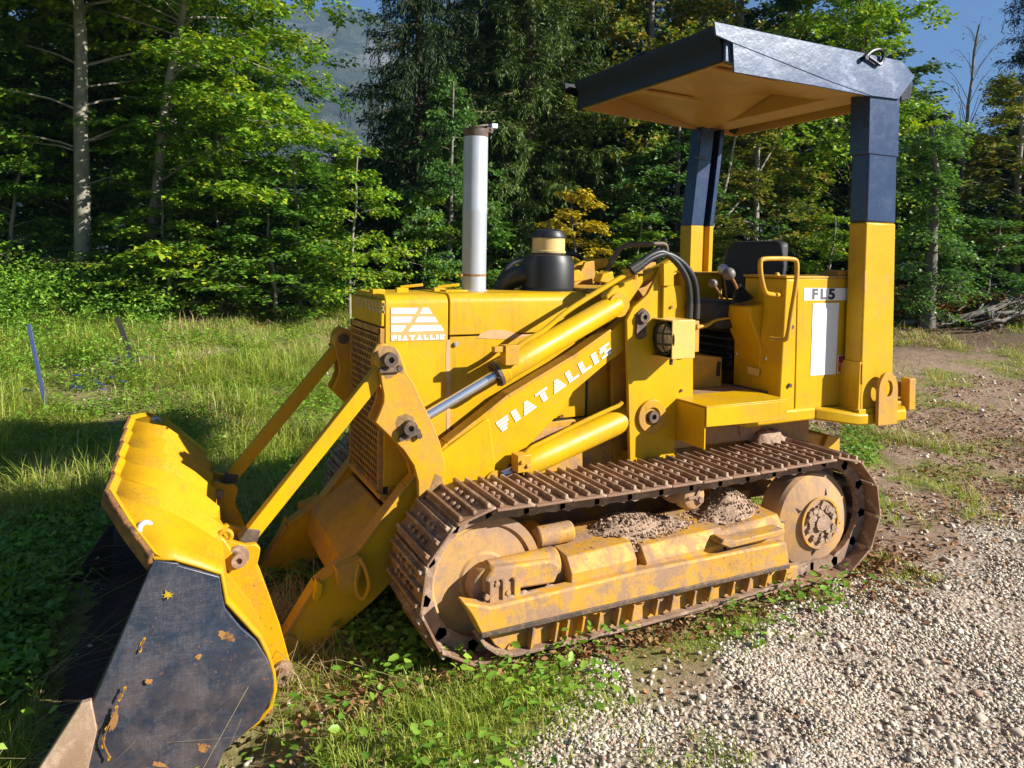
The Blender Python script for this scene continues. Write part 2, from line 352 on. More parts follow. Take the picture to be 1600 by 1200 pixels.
# logo on the nose
q8 = lambda l: [PY(540+a/8, 440+b/8, HN-0.001) for a, b in l]
lg = MB(); shapes = [[(570, 330), (905, 330), (868, 400), (565, 400)], [(570, 440), (840, 440), (800, 508), (570, 515)], [(570, 548), (755, 548), (710, 622), (570, 628)],
          [(965, 328), (1035, 328), (1080, 400), (930, 400)], [(905, 440), (1115, 440), (1150, 505), (860, 508)], [(830, 548), (1190, 545), (1225, 610), (780, 625)]]
for s_ in shapes: lg.prism(q8(s_), (0, -0.0026, 0))
tx = q8([(570, 675), (1240, 662), (1240, 722), (570, 742)])
striped_text(NAME, bil(*tx), lg, 3, 0.14, depth=(0, -0.0026, 0))
part('emblem', lg, M['white'], nose)
rs = MB(); rs.prism(q8([(560, 322), (1040, 318), (1240, 640), (1245, 655), (1245, 730), (562, 748)]), (0, -0.0012, 0)); part('glue_residue', rs, M['residue'], nose)
wp = MB().prism([PY(u, v, HN-0.0002) for u, v in ((696.5, 560), (698, 700), (701.5, 740), (703.5, 740), (703.5, 530), (698, 532))], (0, -0.0012, 0)); part('worn_primer', wp, M['primer'], nose)
wp = MB().prism([PY(u, v, HN-0.0002) for u, v in ((745, 528), (752, 520), (768, 515), (790, 516), (812, 522), (830, 523), (800, 530), (770, 529.5))], (0, -0.0012, 0)); part('worn_primer', wp, M['primer'], hood)
# hood latches on top
hl = MB()
for u, v, w in ((628, 451, 0.05), (686, 449, 0.05)):
    p = PY(u, v, 3.50); p.z = HT
    hl.box(p.x-0.03, p.x+0.03, p.y-0.012, p.y+0.012, HT-0.01, HT+0.018); hl.bar((p.x-0.01, p.y, HT+0.02), (p.x+0.10, p.y-0.02, HT+0.032), 0.018, 0.014)
hl.box(1.30, 1.42, 3.42, 3.60, HT-0.004, HT+0.008)
p = PY(583, 453, 3.5); hl.box(p.x-0.03, p.x+0.03, 3.40, 3.46, HT-0.01, HT+0.014)
part('hood_catch', hl, M['yellow'], L, 0.003)
# exhaust stack
ex = PY(740, 456, YC); sx_ = ex.x
st = MB().lathe([(0.0, 0), (0.070, 0), (0.070, 0.006), (0.0625, 0.008), (0.0625, 0.40), (0.0640, 0.41), (0.0625, 0.42), (0.062, 0.822), (0.056, 0.826), (0.056, 0.76), (0, 0.76)], (sx_, YC, HT-0.002), (0, 0, 1), 36)
stack = part('exhaust_stack', st, M['silver'], L)
part('soot_ring', MB().lathe([(.0624, .785), (.0628, .786), (.0628, .824), (.060, .8275), (.0555, .8275)], (sx_, YC, HT-0.002), (0, 0, 1), 36), M['grease'], stack)
cap = MB(); top = Vector((sx_, YC, HT+0.829)); cap.cyl(top, top+Vector((-0.002, 0, 0.008)), 0.066, n=32)
cap.bar(top+Vector((0.05, -0.01, 0.0)), top+Vector((0.085, -0.01, -0.012)), 0.03, 0.02); cap.cyl(top+Vector((0.075, -0.03, 0.0)), top+Vector((0.075, 0.01, 0.0)), 0.009, n=12)
part('rain_cap', cap, M['grease'], stack)
part('counterweight', MB().box(top.x+0.075, top.x+0.11, YC-0.03, YC+0.01, top.z+0.004, top.z+0.03), M['silver'], stack, 0.003)
clp = MB().ring((sx_, YC, HT+0.075), (sx_, YC, HT+0.085), 0.0635, 0.06); clp.bar((sx_-0.062, YC-0.01, HT+0.08), (sx_-0.085, YC-0.02, HT+0.08), 0.014, 0.012)
part('pipe_clamp', clp, M['rust_edge'], stack)
# air cleaner
ax_ = 1.924
ac = MB().lathe([(0, 0), (0.15, 0), (0.155, 0.01), (0.142, 0.02), (0.140, 0.15), (0.125, 0.19), (0.09, 0.20), (0.09, 0.21), (0, 0.21)], (ax_, YC, HT-0.005), (0, 0, 1), 36)
ac.tube([(ax_-0.05, YC, HT+0.085), (ax_-0.14, YC+0.05, HT+0.08), (ax_-0.20, YC+0.10, HT+0.04), (ax_-0.21, YC+0.12, HT-0.04)], 0.055, 18)
acl = part('air_cleaner', ac, M['rubber'], L)
part('dust_bowl', MB().lathe([(0, 0.205), (0.092, 0.205), (0.094, 0.215), (0.088, 0.218), (0.088, 0.285), (0, 0.285)], (ax_, YC, HT-0.005), (0, 0, 1), 32), M['cream'], acl)
part('bowl_lid', MB().lathe([(0, 0.286), (0.094, 0.286), (0.094, 0.296), (0.080, 0.322), (0.05, 0.334), (0, 0.336)], (ax_, YC, HT-0.005), (0, 0, 1), 32).cyl((ax_, YC, HT+0.33), (ax_, YC, HT+0.37), 0.003, n=8), M['rubber'], acl)
part('lifting_bracket', MB().cyl((ax_+0.08, 3.27, HT), (ax_+0.08, 3.27, HT+0.02), 0.012), M['rust_edge'], hood)

# ---------------- cowl behind the hood, towers
cowl = MB().side([(2.02, 0.8), (2.62, 0.8), (2.62, 1.30), (2.5, 1.49), (2.02, 1.49)], 3.27, 3.77)
part('dash_cowl', cowl, M['yellow_dusty'], L, 0.01)
TO = 3.06
tw = XZ([(979.5, 500), (990, 480), (1012, 460), (1033, 420), (1036, 412), (1052, 410), (1054, 446), (1070, 446), (1080, 470), (1083, 500), (1083, 626), (1058, 638), (1053, 702), (985, 712)], TO)
tws = tw[:-2]+[(tw[-2][0], 0.60), (tw[-1][0], 0.60)]
def tower(mirror):
    mb = MB().side(tws, TO, TO+0.022)
    mb2 = MB().side([(x+0.0, z) for x, z in tws], 3.205, 3.228)
    mb2.box(2.2, 2.46, TO+0.022, 3.205, 0.60, 0.66)
    a = part('loader_tower', mb.mir() if mirror else mb, M['yellow'], L, 0.003)
    part('inner_plate', mb2.mir() if mirror else mb2, M['yellow_dusty'], a, 0.003)
    # vertical stiffener strip
    sp = MB().side(XZ([(1036, 412), (1052, 410), (1052, 446), (1036, 447)], TO-0.03), TO-0.035, TO); sp.side(XZ([(1037, 447), (1042, 447), (1040, 497), (1036, 497)], TO-0.02), TO-0.02, TO)
    part('stiffener', sp.mir() if mirror else sp, M['yellow'], a, 0.003)
    def pin(u, v, r):
        c = PY(u, v, TO); y = TO
        g = MB().ring((c.x, y, c.z), (c.x, y-0.03, c.z), r, r*0.45, 24); g.cyl((c.x, y, c.z), (c.x, y-0.012, c.z), r*0.5)
        return g, c
    g, c = pin(1003, 495, 0.028); g2 = MB().side([(c.x-0.035, c.z+0.02), (c.x, c.z+0.045), (c.x+0.03, c.z+0.025), (c.x+0.018, c.z-0.08), (c.x+0.0, c.z-0.11), (c.x-0.03, c.z-0.11), (c.x-0.042, c.z-0.08)], TO-0.014, TO)
    g2.cyl((c.x-0.005, TO-0.01, c.z-0.085), (c.x-0.005, TO-0.028, c.z-0.085), 0.018, n=6)
    part('retainer', g2.mir() if mirror else g2, M['grease'], a, 0.003); part('pivot_pin', g.mir() if mirror else g, M['grease'], a)
    g, c = pin(1017, 650, 0.030); r2 = MB().ring((c.x, TO, c.z), (c.x, TO-0.016, c.z), 0.085, 0.045); r2.cyl((c.x, TO, c.z), (c.x, TO-0.006, c.z), 0.05)
    part('pin_boss', r2.mir() if mirror else r2, M['yellow_dusty'], a, 0.003); part('pivot_pin', g.mir() if mirror else g, M['grease'], a)
    return a
tower(False); tower(True)
# ---------------- lift arms
AY0, AY1 = 3.115, 3.185
arm_top = [(996, 470), (975, 500), (955, 518), (895, 560), (795, 620), (745, 660), (700, 695), (637, 762), (563, 862), (497, 915), (443, 1004)]
arm_bot = [(452, 1022), (472, 1035), (583, 940), (640, 880), (700, 812), (770, 745), (786, 738), (880, 640), (896, 612), (950, 566), (1000, 530)]
armp = XZ(arm_top, AY0)+XZ(arm_bot, AY0)
web = MB().side(armp, AY0, AY1)
capm = MB()
for (a, b) in zip(arm_top[2:-1], arm_top[3:]):
    p, q = PY(*a, AY0), PY(*b, AY0); d = (q-p).normalized(); n = Vector((-d.z, 0, d.x)); n = n if n.z > 0 else -n
    capm.prism([p, q, q+n*0.012, p+n*0.012], (0, 0, 0)) if False else capm.side([(p.x, p.z), (q.x, q.z), (q.x+n.x*0.014, q.z+n.z*0.014), (p.x+n.x*0.014, p.z+n.z*0.014)], AY0-0.006, AY1+0.006)
sidep = MB().side(XZ([(760, 655), (765, 655), (771, 700), (776, 742), (700, 800), (640, 800), (690, 705)], AY0-0.014), AY0-0.014, AY0)
for mirror in (False, True):
    a = part('lift_arm', web.mir() if mirror else web, M['yellow'], L, 0.004)
    part('arm_flange', capm.mir() if mirror else capm, M['yellow_dusty'], a, 0.002)
    part('doubler_plate', sidep.mir() if mirror else sidep, M['yellow'], a, 0.006)
    if not mirror:
        z7 = lambda u, v: PY(760+u/7.27, 520+v/7.27, AY0-0.001)
        part('lettering', striped_text(NAME, bil(z7(105, 1022), z7(1385, 108), z7(1435, 225), z7(172, 1140)), MB(), 4, 0.30), M['white'], a)
    pe = PY(462, 1010, AY0); b_ = MB().cyl((0.50, AY0-0.02, pe.z), (0.50, AY1+0.02, pe.z), 0.06)
    part('bucket_pivot', b_.mir() if mirror else b_, M['yellow_dusty'], a)
    # lashing loop and stub brackets on the arm front
    h = XZ([(526, 868), (548, 862), (566, 866), (583, 880), (583, 900), (575, 925), (566, 936), (555, 932), (548, 905), (530, 905)], AY0-0.03)
    hk = MB().side(XZ([(525, 888), (563, 872), (565, 880), (556, 925), (540, 927), (528, 918)], AY0-0.05), AY0-0.055, AY0)
    hk.tube([PY(562, 872, AY0-0.06), PY(572, 890, AY0-0.07), PY(577, 915, AY0-0.07), PY(569, 935, AY0-0.06), PY(559, 928, AY0-0.05), PY(556, 905, AY0-0.05), PY(561, 880, AY0-0.05)], 0.010, 8)
    part('stop_bracket', hk.mir() if mirror else hk, M['yellow_dusty'], a, 0.004)
    ky = XZ([(488, 935), (495, 907), (504, 912), (502, 930), (494, 940)], AY0-0.02)
    kk = MB().side(ky, AY0-0.03, AY0+0.02); part('lug', kk.mir() if mirror else kk, M['yellow'], a, 0.004)
# cross member between the arms: a folded box seen from the front
def at(u, v, y): p = PY(u, v, y); return p
A1 = PY(600, 800, AY1); A2 = PY(520, 880, AY1); 
cmx = [PY(612, 795, AY1), PY(545, 852, AY1), PY(520, 905, AY1), PY(560, 925, AY1), PY(640, 850, AY1)]
cmp_ = [(p.x, p.z) for p in cmx]
CB = MB()
near = [PY(u, v, 3.19) for u, v in ((606, 800), (532, 870), (522, 915), (560, 930), (640, 850))]
CB.prism([Vector((p.x, 3.19, p.z)) for p in near], (0, my(3.19)-3.19, 0))
part('cross_beam', CB, M['yellow_dusty'], L, 0.01)
# ---------------- lift cylinders
def cylinder(nm, p_base, p_gland, p_rod, r, rr, mirror, hosepts=None, rodmat='chrome', extra=None, bellow=None):
    pb, pg, pr = Vector(p_base), Vector(p_gland), Vector(p_rod); d = (pg-pb).normalized(); Lb = (pg-pb).length
    b = MB().lathe([(0, -0.02), (r*0.75, -0.02), (r, 0.015), (r, Lb*0.72), (r*1.015, Lb*0.722), (r*1.015, Lb-0.04), (r*1.08, Lb-0.035), (r*1.08, Lb), (rr*1.1, Lb+0.004), (rr*1.05, Lb-0.01)], pb, d, 40)
    c = part(nm, b.mir() if mirror else b, M['yellow'], L)
    rod = MB().cyl(pg-d*0.01, pr, rr, n=28); part('piston_rod', rod.mir() if mirror else rod, M[rodmat], c)
    fl = MB().ring(pg-d*0.002, pg+d*0.014, r*1.10, r*0.62, 36)
    for k in range(8):
        t = k*math.pi/4; a = d.orthogonal().normalized(); q = pg+d*0.014+(a*math.cos(t)+d.cross(a)*math.sin(t))*r*0.9; fl.cyl(q, q+d*0.01, 0.007, n=6)
    part('gland', fl.mir() if mirror else fl, M['grease'], c)
    ey = MB().cyl((pr.x, pr.y-0.035, pr.z), (pr.x, pr.y+0.035, pr.z), 0.05); part('rod_eye', ey.mir() if mirror else ey, M['yellow_dusty'], c); ey = MB(); ey.cyl((pb.x, pb.y-0.035, pb.z), (pb.x, pb.y+0.035, pb.z), 0.06); ey.bar(pb, pb+d*0.1, 0.07, 0.08)
    part('base_eye', ey.mir() if mirror else ey, M['yellow_dusty'], c)
    if hosepts:
        h = MB().tube(hosepts[0], hosepts[1], 10, 4); part('oil_pipe', h.mir() if mirror else h, M['yellow'], c)
    if extra is not None: part('port_block', extra.mir() if mirror else extra, M['yellow_dusty'], c, 0.003)
    return c
ly = 3.125
for mirror in (False, True):
    blk = MB(); pbk = PY(812, 725, ly-0.06); blk.box(pbk.x-0.03, pbk.x+0.04, ly-0.10, ly-0.03, pbk.z-0.03, pbk.z+0.05); blk.cyl((pbk.x-0.01, ly-0.11, pbk.z+0.02), (pbk.x-0.01, ly-0.09, pbk.z+0.02), 0.01, n=6); blk.cyl((pbk.x+0.02, ly-0.11, pbk.z+0.0), (pbk.x+0.02, ly-0.09, pbk.z+0.0), 0.01, n=6)
    cylinder('lift_cylinder', PY(1019, 634, ly), PY(806, 732, ly), PY(770, 749, ly), 0.062, 0.028, mirror,
             ([PY(u, v, ly-0.05) for u, v in ((818, 712), (830, 700), (850, 690), (905, 662), (950, 641), (966, 634), (972, 628))], 0.011), extra=blk)
    blk = MB(); pbk = PY(793, 553, 3.05); blk.box(pbk.x-0.02, pbk.x+0.05, 3.03, 3.09, pbk.z-0.05, pbk.z+0.04); blk.box(pbk.x-0.07, pbk.x-0.0, 3.04, 3.075, pbk.z+0.01, pbk.z+0.035)
    cylinder('tilt_cylinder', PY(962, 476, 3.115), PY(778, 583, 3.115), PY(636, 668, 3.115), 0.056, 0.023, mirror,
             ([PY(u, v, 3.05) for u, v in ((800, 552), (815, 537), (850, 516), (885, 487), (930, 458), (980, 428), (994, 423))], 0.013), extra=blk)
    # tapered link from cylinder base up to the tower head
    tl = MB().side(XZ([(946, 462), (960, 447), (1000, 432), (1050, 404), (1060, 408), (1058, 424), (1006, 440), (985, 470), (966, 492), (955, 500)], 3.10), 3.095, 3.15)
    part('anchor_link', tl.mir() if mirror else tl, M['yellow'], L, 0.008)
    if not mirror:
        e = MB(); p = PY(993, 424, 3.05); e.cyl(p-Vector((0.03, 0, 0.01)), p+Vector((0.05, 0, 0.02)), 0.013, n=12); e.box(p.x-0.07, p.x+0.03, 3.03, 3.06, p.z-0.01, p.z+0.012); e.cyl(p+Vector((0, 0, -0.04)), p+Vector((0, 0, 0.03)), 0.012, n=8)
        part('pipe_fitting', e, M['yellow_dusty'], L)
# ---------------- bell cranks
cr = lambda l: XZ(l, 3.06, (500, 430), 3.2425)
bk = cr([(300, 400), (320, 368), (350, 355), (385, 370), (405, 405), (415, 440), (440, 500), (470, 545), (520, 655), (570, 760), (605, 850), (628, 960), (628, 1040), (618, 1090), (600, 1108), (560, 1105), (535, 1125), (520, 1165), (495, 1165), (492, 1040), (470, 960), (420, 885), (350, 815), (275, 742), (300, 690), (318, 640), (318, 600), (303, 520), (292, 450)])
inx, inz = -0.0, 0.0
for mirror in (False, True):
    o_ = MB().side(bk, 3.045, 3.070); i_ = MB().side(bk, 3.150, 3.175)
    c = part('bell_crank', o_.mir() if mirror else o_, M['yellow_dusty'], L, 0.004)
    part('inner_plate', i_.mir() if mirror else i_, M['yellow_dusty'], c, 0.004)
    for (u, v) in ((607.5, 561), (638, 667)):
        p = PY(u, v, 3.045); g = MB().ring((p.x, 3.046, p.z), (p.x, 3.005, p.z), 0.030, 0.013, 24); g.cyl((p.x, 3.046, p.z), (p.x, 3.02, p.z), 0.014)
        g.cyl((p.x, 3.04, p.z), (p.x, 3.18, p.z), 0.028)
        g.bar((p.x-0.04, 3.036, p.z-0.045), (p.x+0.05, 3.036, p.z-0.045 if v < 600 else p.z-0.02), 0.018, 0.018); g.cyl((p.x+0.045, 3.044, p.z-0.04), (p.x+0.045, 3.024, p.z-0.04), 0.013, n=6); g.cyl((p.x-0.035, 3.044, p.z-0.045), (p.x-0.035, 3.024, p.z-0.045), 0.011, n=6)
        part('pivot_pin', g.mir() if mirror else g, M['grease'], c)
    if not mirror:
        for sd_, pts in ((1, [(593, 560), (590, 548), (597, 541), (607, 540), (618, 544), (625, 556), (628, 570), (631, 584), (622, 582), (612, 590), (603, 592), (597, 580)]), (2, [(618, 660), (622, 650), (634, 646), (646, 652), (652, 664), (653, 676), (646, 686), (636, 690), (626, 684), (620, 674)]), (3, [(672, 762), (680, 740), (690, 745), (693, 762), (690, 770), (683, 771), (672, 774), (668, 782), (661, 790), (660, 776)])):
            part('grease_smear', MB().prism([PY(u, v, 3.0448) for u, v in pts], (0, -0.0006, 0)), M['smear'], c)
    p = PY(668, 772, 3.11); g = MB().cyl((p.x, 3.075, p.z), (p.x, 3.15, p.z), 0.04); part('lower_pin', g.mir() if mirror else g, M['grease'], c)
    # push link to the bucket
    a, b = PY(598, 575, 3.11), PY(388, 838, 3.11); lk = MB()
    d = (b-a).normalized(); n = Vector((d.z, 0, -d.x)); n = n if n.z > 0 else -n
    lk.side([(a.x+n.x*0.032, a.z+n.z*0.032), (b.x+n.x*0.030, b.z+n.z*0.030), (b.x-n.x*0.030, b.z-n.z*0.030), (a.x-n.x*0.032, a.z-n.z*0.032)], 3.085, 3.135)
    lk.cyl((a.x+0.02, 3.08, a.z+0.03), (a.x+0.02, 3.14, a.z+0.03), 0.055)
    l_ = part('push_link', lk.mir() if mirror else lk, M['yellow'], L, 0.004)
    e = MB().side(XZ([(372, 842), (386, 824), (407, 826), (400, 848), (396, 852)], 3.10), 3.080, 3.140); p = PY(371, 868, 3.11); e.cyl((p.x, 3.09, p.z), (p.x, 3.13, p.z), 0.062)
    part('link_end', e.mir() if mirror else e, M['grease'], l_, 0.004)
# ---------------- bucket
bucket = part('bucket', MB().box(0.36, 0.365, 3.4, 3.6, 0.2, 0.25), M['yellow_bucket'], L)
arc = [(.345, .293), (.375, .225), (.393, .16), (.398, .10), (.385, .045), (.345, .005), (.28, -.025), (.2, -.052), (0.0, -.064), (-.17, -.066)]
RY = [2.92]; RH = [0.0]
for _k in range(5): RY += [2.96+0.235*_k, 3.04+0.235*_k]; RH += [-0.022, 0.026]
RY += [4.12]; RH += [-0.01]
def bprof(y):
    K = [(2.70, [(.016, .622), (.075, .612), (.15, .575), (.219, .541), (.235, .44)]), (2.82, [(-.06, .70), (.06, .665), (.15, .61), (.23, .552), (.245, .44)]),
         (2.92, [(-.125, .790), (.055, .705), (.15, .635), (.235, .562), (.25, .44)]),
         (4.12, [(-.085, .812), (.055, .765), (.17, .665), (.255, .580), (.27, .45)]), (4.34, [(.00, .775), (.075, .755), (.17, .66), (.263, .572), (.27, .45)])]
    for (a, A), (b, B) in zip(K, K[1:]):
        if y <= b+1e-6:
            t = (y-a)/(b-a); r = [(p[0]*(1-t)+q[0]*t, p[1]*(1-t)+q[1]*t) for p, q in zip(A, B)]; break
    if 2.9 < y < 4.2:
        h = float(np.interp(y, RY, RH))
        r = [(x+h*0.5*w, z+h*w) for (x, z), w in zip(r, (0.6, 1, 1, .8, .2))]
    return r
ys = [2.70, 2.76, 2.82, 2.87, 2.92]+RY[1:]+[4.23, 4.34]
sv = []; sf = []; rows = [bprof(y)+arc for y in ys]; k = len(rows[0])
for y, rr in zip(ys, rows): sv += [(x, y, z) for x, z in rr]
for i in range(len(ys)-1):
    for j in range(k-1): sf.append((i*k+j, (i+1)*k+j, (i+1)*k+j+1, i*k+j+1))
shl = part('bucket_shell', MB().add(sv, sf), M['yellow_bucket'], bucket, smooth=14)
sd = shl.modifiers.new('solid', 'SOLIDIFY'); sd.thickness = 0.014; sd.offset = -1
lp = [(rows[i][0][0], y, rows[i][0][1]) for i, y in enumerate(ys)]
lp2 = MB(); P_ = [Vector(p) for p in lp]
for a, b in zip(P_, P_[1:]):
    o1 = Vector((-0.012, 0, 0.022)); o2 = Vector((-0.020, 0, -0.030)); lp2.add([a+o1, b+o1, b+o2, a+o2, a+o1+Vector((.016, 0, .004)), b+o1+Vector((.016, 0, .004)), b+o2+Vector((.016, 0, .004)), a+o2+Vector((.016, 0, .004))],
        [(0, 1, 2, 3), (7, 6, 5, 4), (0, 4, 5, 1), (3, 2, 6, 7), (0, 3, 7, 4), (1, 5, 6, 2)])
part('lip', lp2, M['rust_edge'], bucket, 0.004)
lp3 = MB()
for a, b in zip(P_, P_[1:]):
    o1 = Vector((0.004, 0, 0.026)); o2 = Vector((0.022, 0, 0.012)); o3 = Vector((0.03, 0, -0.012)); o4 = Vector((0.004, 0, 0.0)); n_ = 4
    lp3.add([a+o1, a+o2, a+o3, a+o4, b+o1, b+o2, b+o3, b+o4], [(0, 1, 5, 4), (1, 2, 6, 5), (2, 3, 7, 6), (3, 0, 4, 7)])
part('lip_strip', lp3, M['yellow_bucket'], bucket)
plpx = [(238, 880), (278, 882), (343, 900), (347, 930), (352, 950), (375, 978), (400, 1000), (418, 1030), (428, 1062), (424, 1090), (405, 1125), (375, 1150)]
pl = XZ(plpx, 2.69)+XZ([(350, 1172)], 2.69)+[(.20, -.15), (-.18, -.16)]+XZ([(143, 1096)], 2.69)
for mirror in (False, True):
    mb = MB().side(pl, 2.682, 2.70); s_ = part('side_plate', mb.mir() if mirror else mb, M['black_bucket'], bucket, 0.003)
    ed = MB().side(XZ([(240, 876), (280, 880), (143, 1135), (130, 1130)], 2.676)[:2]+[(-.13, .14), (-.185, .135)], 2.674, 2.683)
    part('edge_plate', ed.mir() if mirror else ed, M['black_bucket'], s_, 0.003)
    tp = MB().side(XZ([(143, 1094), (126, 1099)], 2.67)+[(-.43, -.16), (-.20, -.16)]+XZ([(152, 1140)], 2.67), 2.665, 2.69)
    part('corner_bit', tp.mir() if mirror else tp, M['inner_shade' if mirror else 'tip'], s_, 0.004)  # far bit gets the shade-darkened steel, near bit the scoured one
    if not mirror:
        def blob(cx_, cy_, rx_, ry_, mat, name, sd_, ang=0.0, y_=2.6735):
            q = random.Random(sd_); n = 22; pts = []
            for k in range(n):
                t = 2*math.pi*k/n; rr_ = 0.55+0.55*q.random(); a_, b_ = math.cos(t)*rx_*rr_, math.sin(t)*ry_*rr_
                pts.append(PY(cx_+a_*math.cos(ang)-b_*math.sin(ang), cy_+a_*math.sin(ang)+b_*math.cos(ang), y_))
            part(name, MB().prism(pts, (0, -0.0008, 0)), mat, s_)
        for a_ in ((355, 995, 17, 8, .4, 2.6815), (310, 1026, 6, 5, 0, 2.6815), (232, 1065, 8, 5, 0, 2.6735), (318, 1168, 11, 9, 0, 2.6815), (250, 1195, 14, 5, .2, 2.6815), (178, 1125, 6, 20, .3, 2.6635)):
            blob(a_[0], a_[1], a_[2], a_[3], M['rust_edge'], 'rust_patch', int(a_[0]), a_[4], a_[5])
        for k_, l_ in enumerate((((226, 999), (222, 1006), (219, 1016)), ((197, 1075), (190, 1086), (188, 1092)), ((184, 1105), (176, 1120), (168, 1138), (162, 1154), (163, 1166), (172, 1185)))):
            part('cracked_paint', MB().tube([PY(u, v, 2.672 if k_ < 1 else 2.664) for u, v in l_], 0.0028, 5, 2), M['rust_edge'], s_)
            for u, v in l_: blob(u+rnd.uniform(-2, 2), v, 2.6, 4.5, M['yellow_bucket'], 'exposed_paint', int(v), .4, 2.6725 if k_ < 1 else 2.6645)
part('cutting_edge', MB().side([(-.19, -.068), (-.31, -.082), (-.32, -.074), (-.30, -.056), (-.19, -.042)], 2.70, 4.34), M['inner_shade'], bucket, 0.003)  # shade on the edge comes from the darkened steel colour
inn = MB(); ir = [(x-0.02, z+0.0) for x, z in rows[8]]
part('bucket_floor', MB().side([(.325, .25), (.35, .1), (.31, .03), (.19, -.022), (-.19, -.036), (-.19, -.042), (.19, -.030), (.32, .022), (.36, .1), (.335, .25)], 2.702, 4.338), M['inner_shade'], bucket)
def torus(c, axis, R, r, n=20, m=8):
    mb = MB(); c = Vector(c); ax = Vector(axis).normalized(); a = ax.orthogonal().normalized(); b = ax.cross(a); vs = []; fs = []
    for i in range(n):
        t = 2*math.pi*i/n; d = a*math.cos(t)+b*math.sin(t)
        for j in range(m):
            s = 2*math.pi*j/m; vs.append(c+d*(R+r*math.cos(s))+ax*r*math.sin(s))
    for i in range(n):
        for j in range(m): fs.append((i*m+j, ((i+1) % n)*m+j, ((i+1) % n)*m+(j+1) % m, i*m+(j+1) % m))
    return mb.add(vs, fs)
part('lifting_eye', torus(PY(228, 835, 2.82)+Vector((0, 0, 0.01)), (0.7, -0.6, 0.35), 0.030, 0.010), M['silver'], bucket)
part('lifting_eye', torus(PY(245, 663, 4.2)+Vector((0, 0, 0.0)), (0.7, -0.6, 0.35), 0.030, 0.011), M['silver'], bucket)
hb = [(330, 880), (345, 852), (362, 846), (385, 852), (400, 850), (407, 857), (406, 866), (401, 887), (417, 920), (437, 975), (455, 1040), (456, 1058), (443, 1066), (428, 1060), (415, 1020), (395, 985), (350, 930)]
for mirror in (False, True):
    f_ = (lambda q: q.mir()) if mirror else (lambda q: q)
    mb = MB().side(XZ(hb, 3.0), 3.0, 3.03).side(XZ(hb, 3.0), 3.19, 3.22); h = part('hinge_plate', f_(mb), M['yellow_bucket'], bucket, 0.004)
    p = PY(371, 869, 3.0); g = MB().ring((p.x, 3.0, p.z), (p.x, 2.945, p.z), 0.027, 0.012).cyl((p.x, 3.0, p.z), (p.x, 2.986, p.z), 0.042); g.cyl((p.x, 2.96, p.z), (p.x, 3.24, p.z), 0.020); part('hinge_pin', f_(g), M['chain'], h)
    p = PY(441, 1049, 3.0); g = MB().ring((p.x, 3.0, p.z), (p.x, 2.94, p.z), 0.032, 0.013).ring((p.x, 3.0, p.z), (p.x, 2.975, p.z), 0.044, 0.03); g.cyl((p.x, 2.96, p.z), (p.x, 3.24, p.z), 0.025); part('hinge_pin', f_(g), M['chain'], h)
    g = MB().add(*(lambda t: (t.v, t.f))(torus(PY(352, 838, 3.0), (0, 1, 0), 0.022, 0.009))); part('lug', f_(g), M['yellow_bucket'], h)
    bs = MB().side([(.10, .66), (.26, .56), (.31, .47), (.28, .42), (.2, .52)], 2.985, 3.235); part('hinge_base', f_(bs), M['yellow_bucket'], h, 0.008)

# ---------------- tracks
TC = 2.86; TWD = 0.40; PI = math.pi
c1, c2, cz, rp = 1.243, 3.168, 0.335, 0.298
NS = 33; Ls = (c2-c1)*2+2*PI*rp; pitch = Ls/NS
def path(s):
    s = s % Ls; l = c2-c1
    if s < l: return Vector((c1+s, 0, cz+rp-0.012*math.sin(PI*s/l))), 0.0      # top run, rearward
    s -= l
    if s < PI*rp: t = s/rp; return Vector((c2+rp*math.sin(t), 0, cz+rp*math.cos(t))), t
    s -= PI*rp
    if s < l: return Vector((c2-s, 0, cz-rp)), PI
    s -= l; t = PI+s/rp; return Vector((c1+rp*math.sin(t), 0, cz+rp*math.cos(t))), t
shoe = MB(); hw = TWD/2; pl_ = pitch/2
shoe.box(-pl_*0.97, pl_*0.97, -hw, hw, 0.0, 0.010)
for gx_, gh in ((-pl_*0.72, 0.030), (0.0, 0.029), (pl_*0.72, 0.030)):
    shoe.side([(gx_-0.010, 0.01), (gx_+0.010, 0.01), (gx_+0.006, gh), (gx_-0.006, gh)], -hw+0.012, hw-0.012)
shoe.side([(-pl_*0.97, 0.0), (-pl_*1.12, -0.012), (-pl_*1.10, -0.018), (-pl_*0.85, 0.0)], -hw+0.02, hw-0.02)
for bx in (-pl_*0.36, pl_*0.36):
    for by in (-0.085, -0.035, 0.035, 0.085): shoe.cyl((bx, by, 0.008), (bx, by, 0.027), 0.0105, n=6)
shoe_me = None
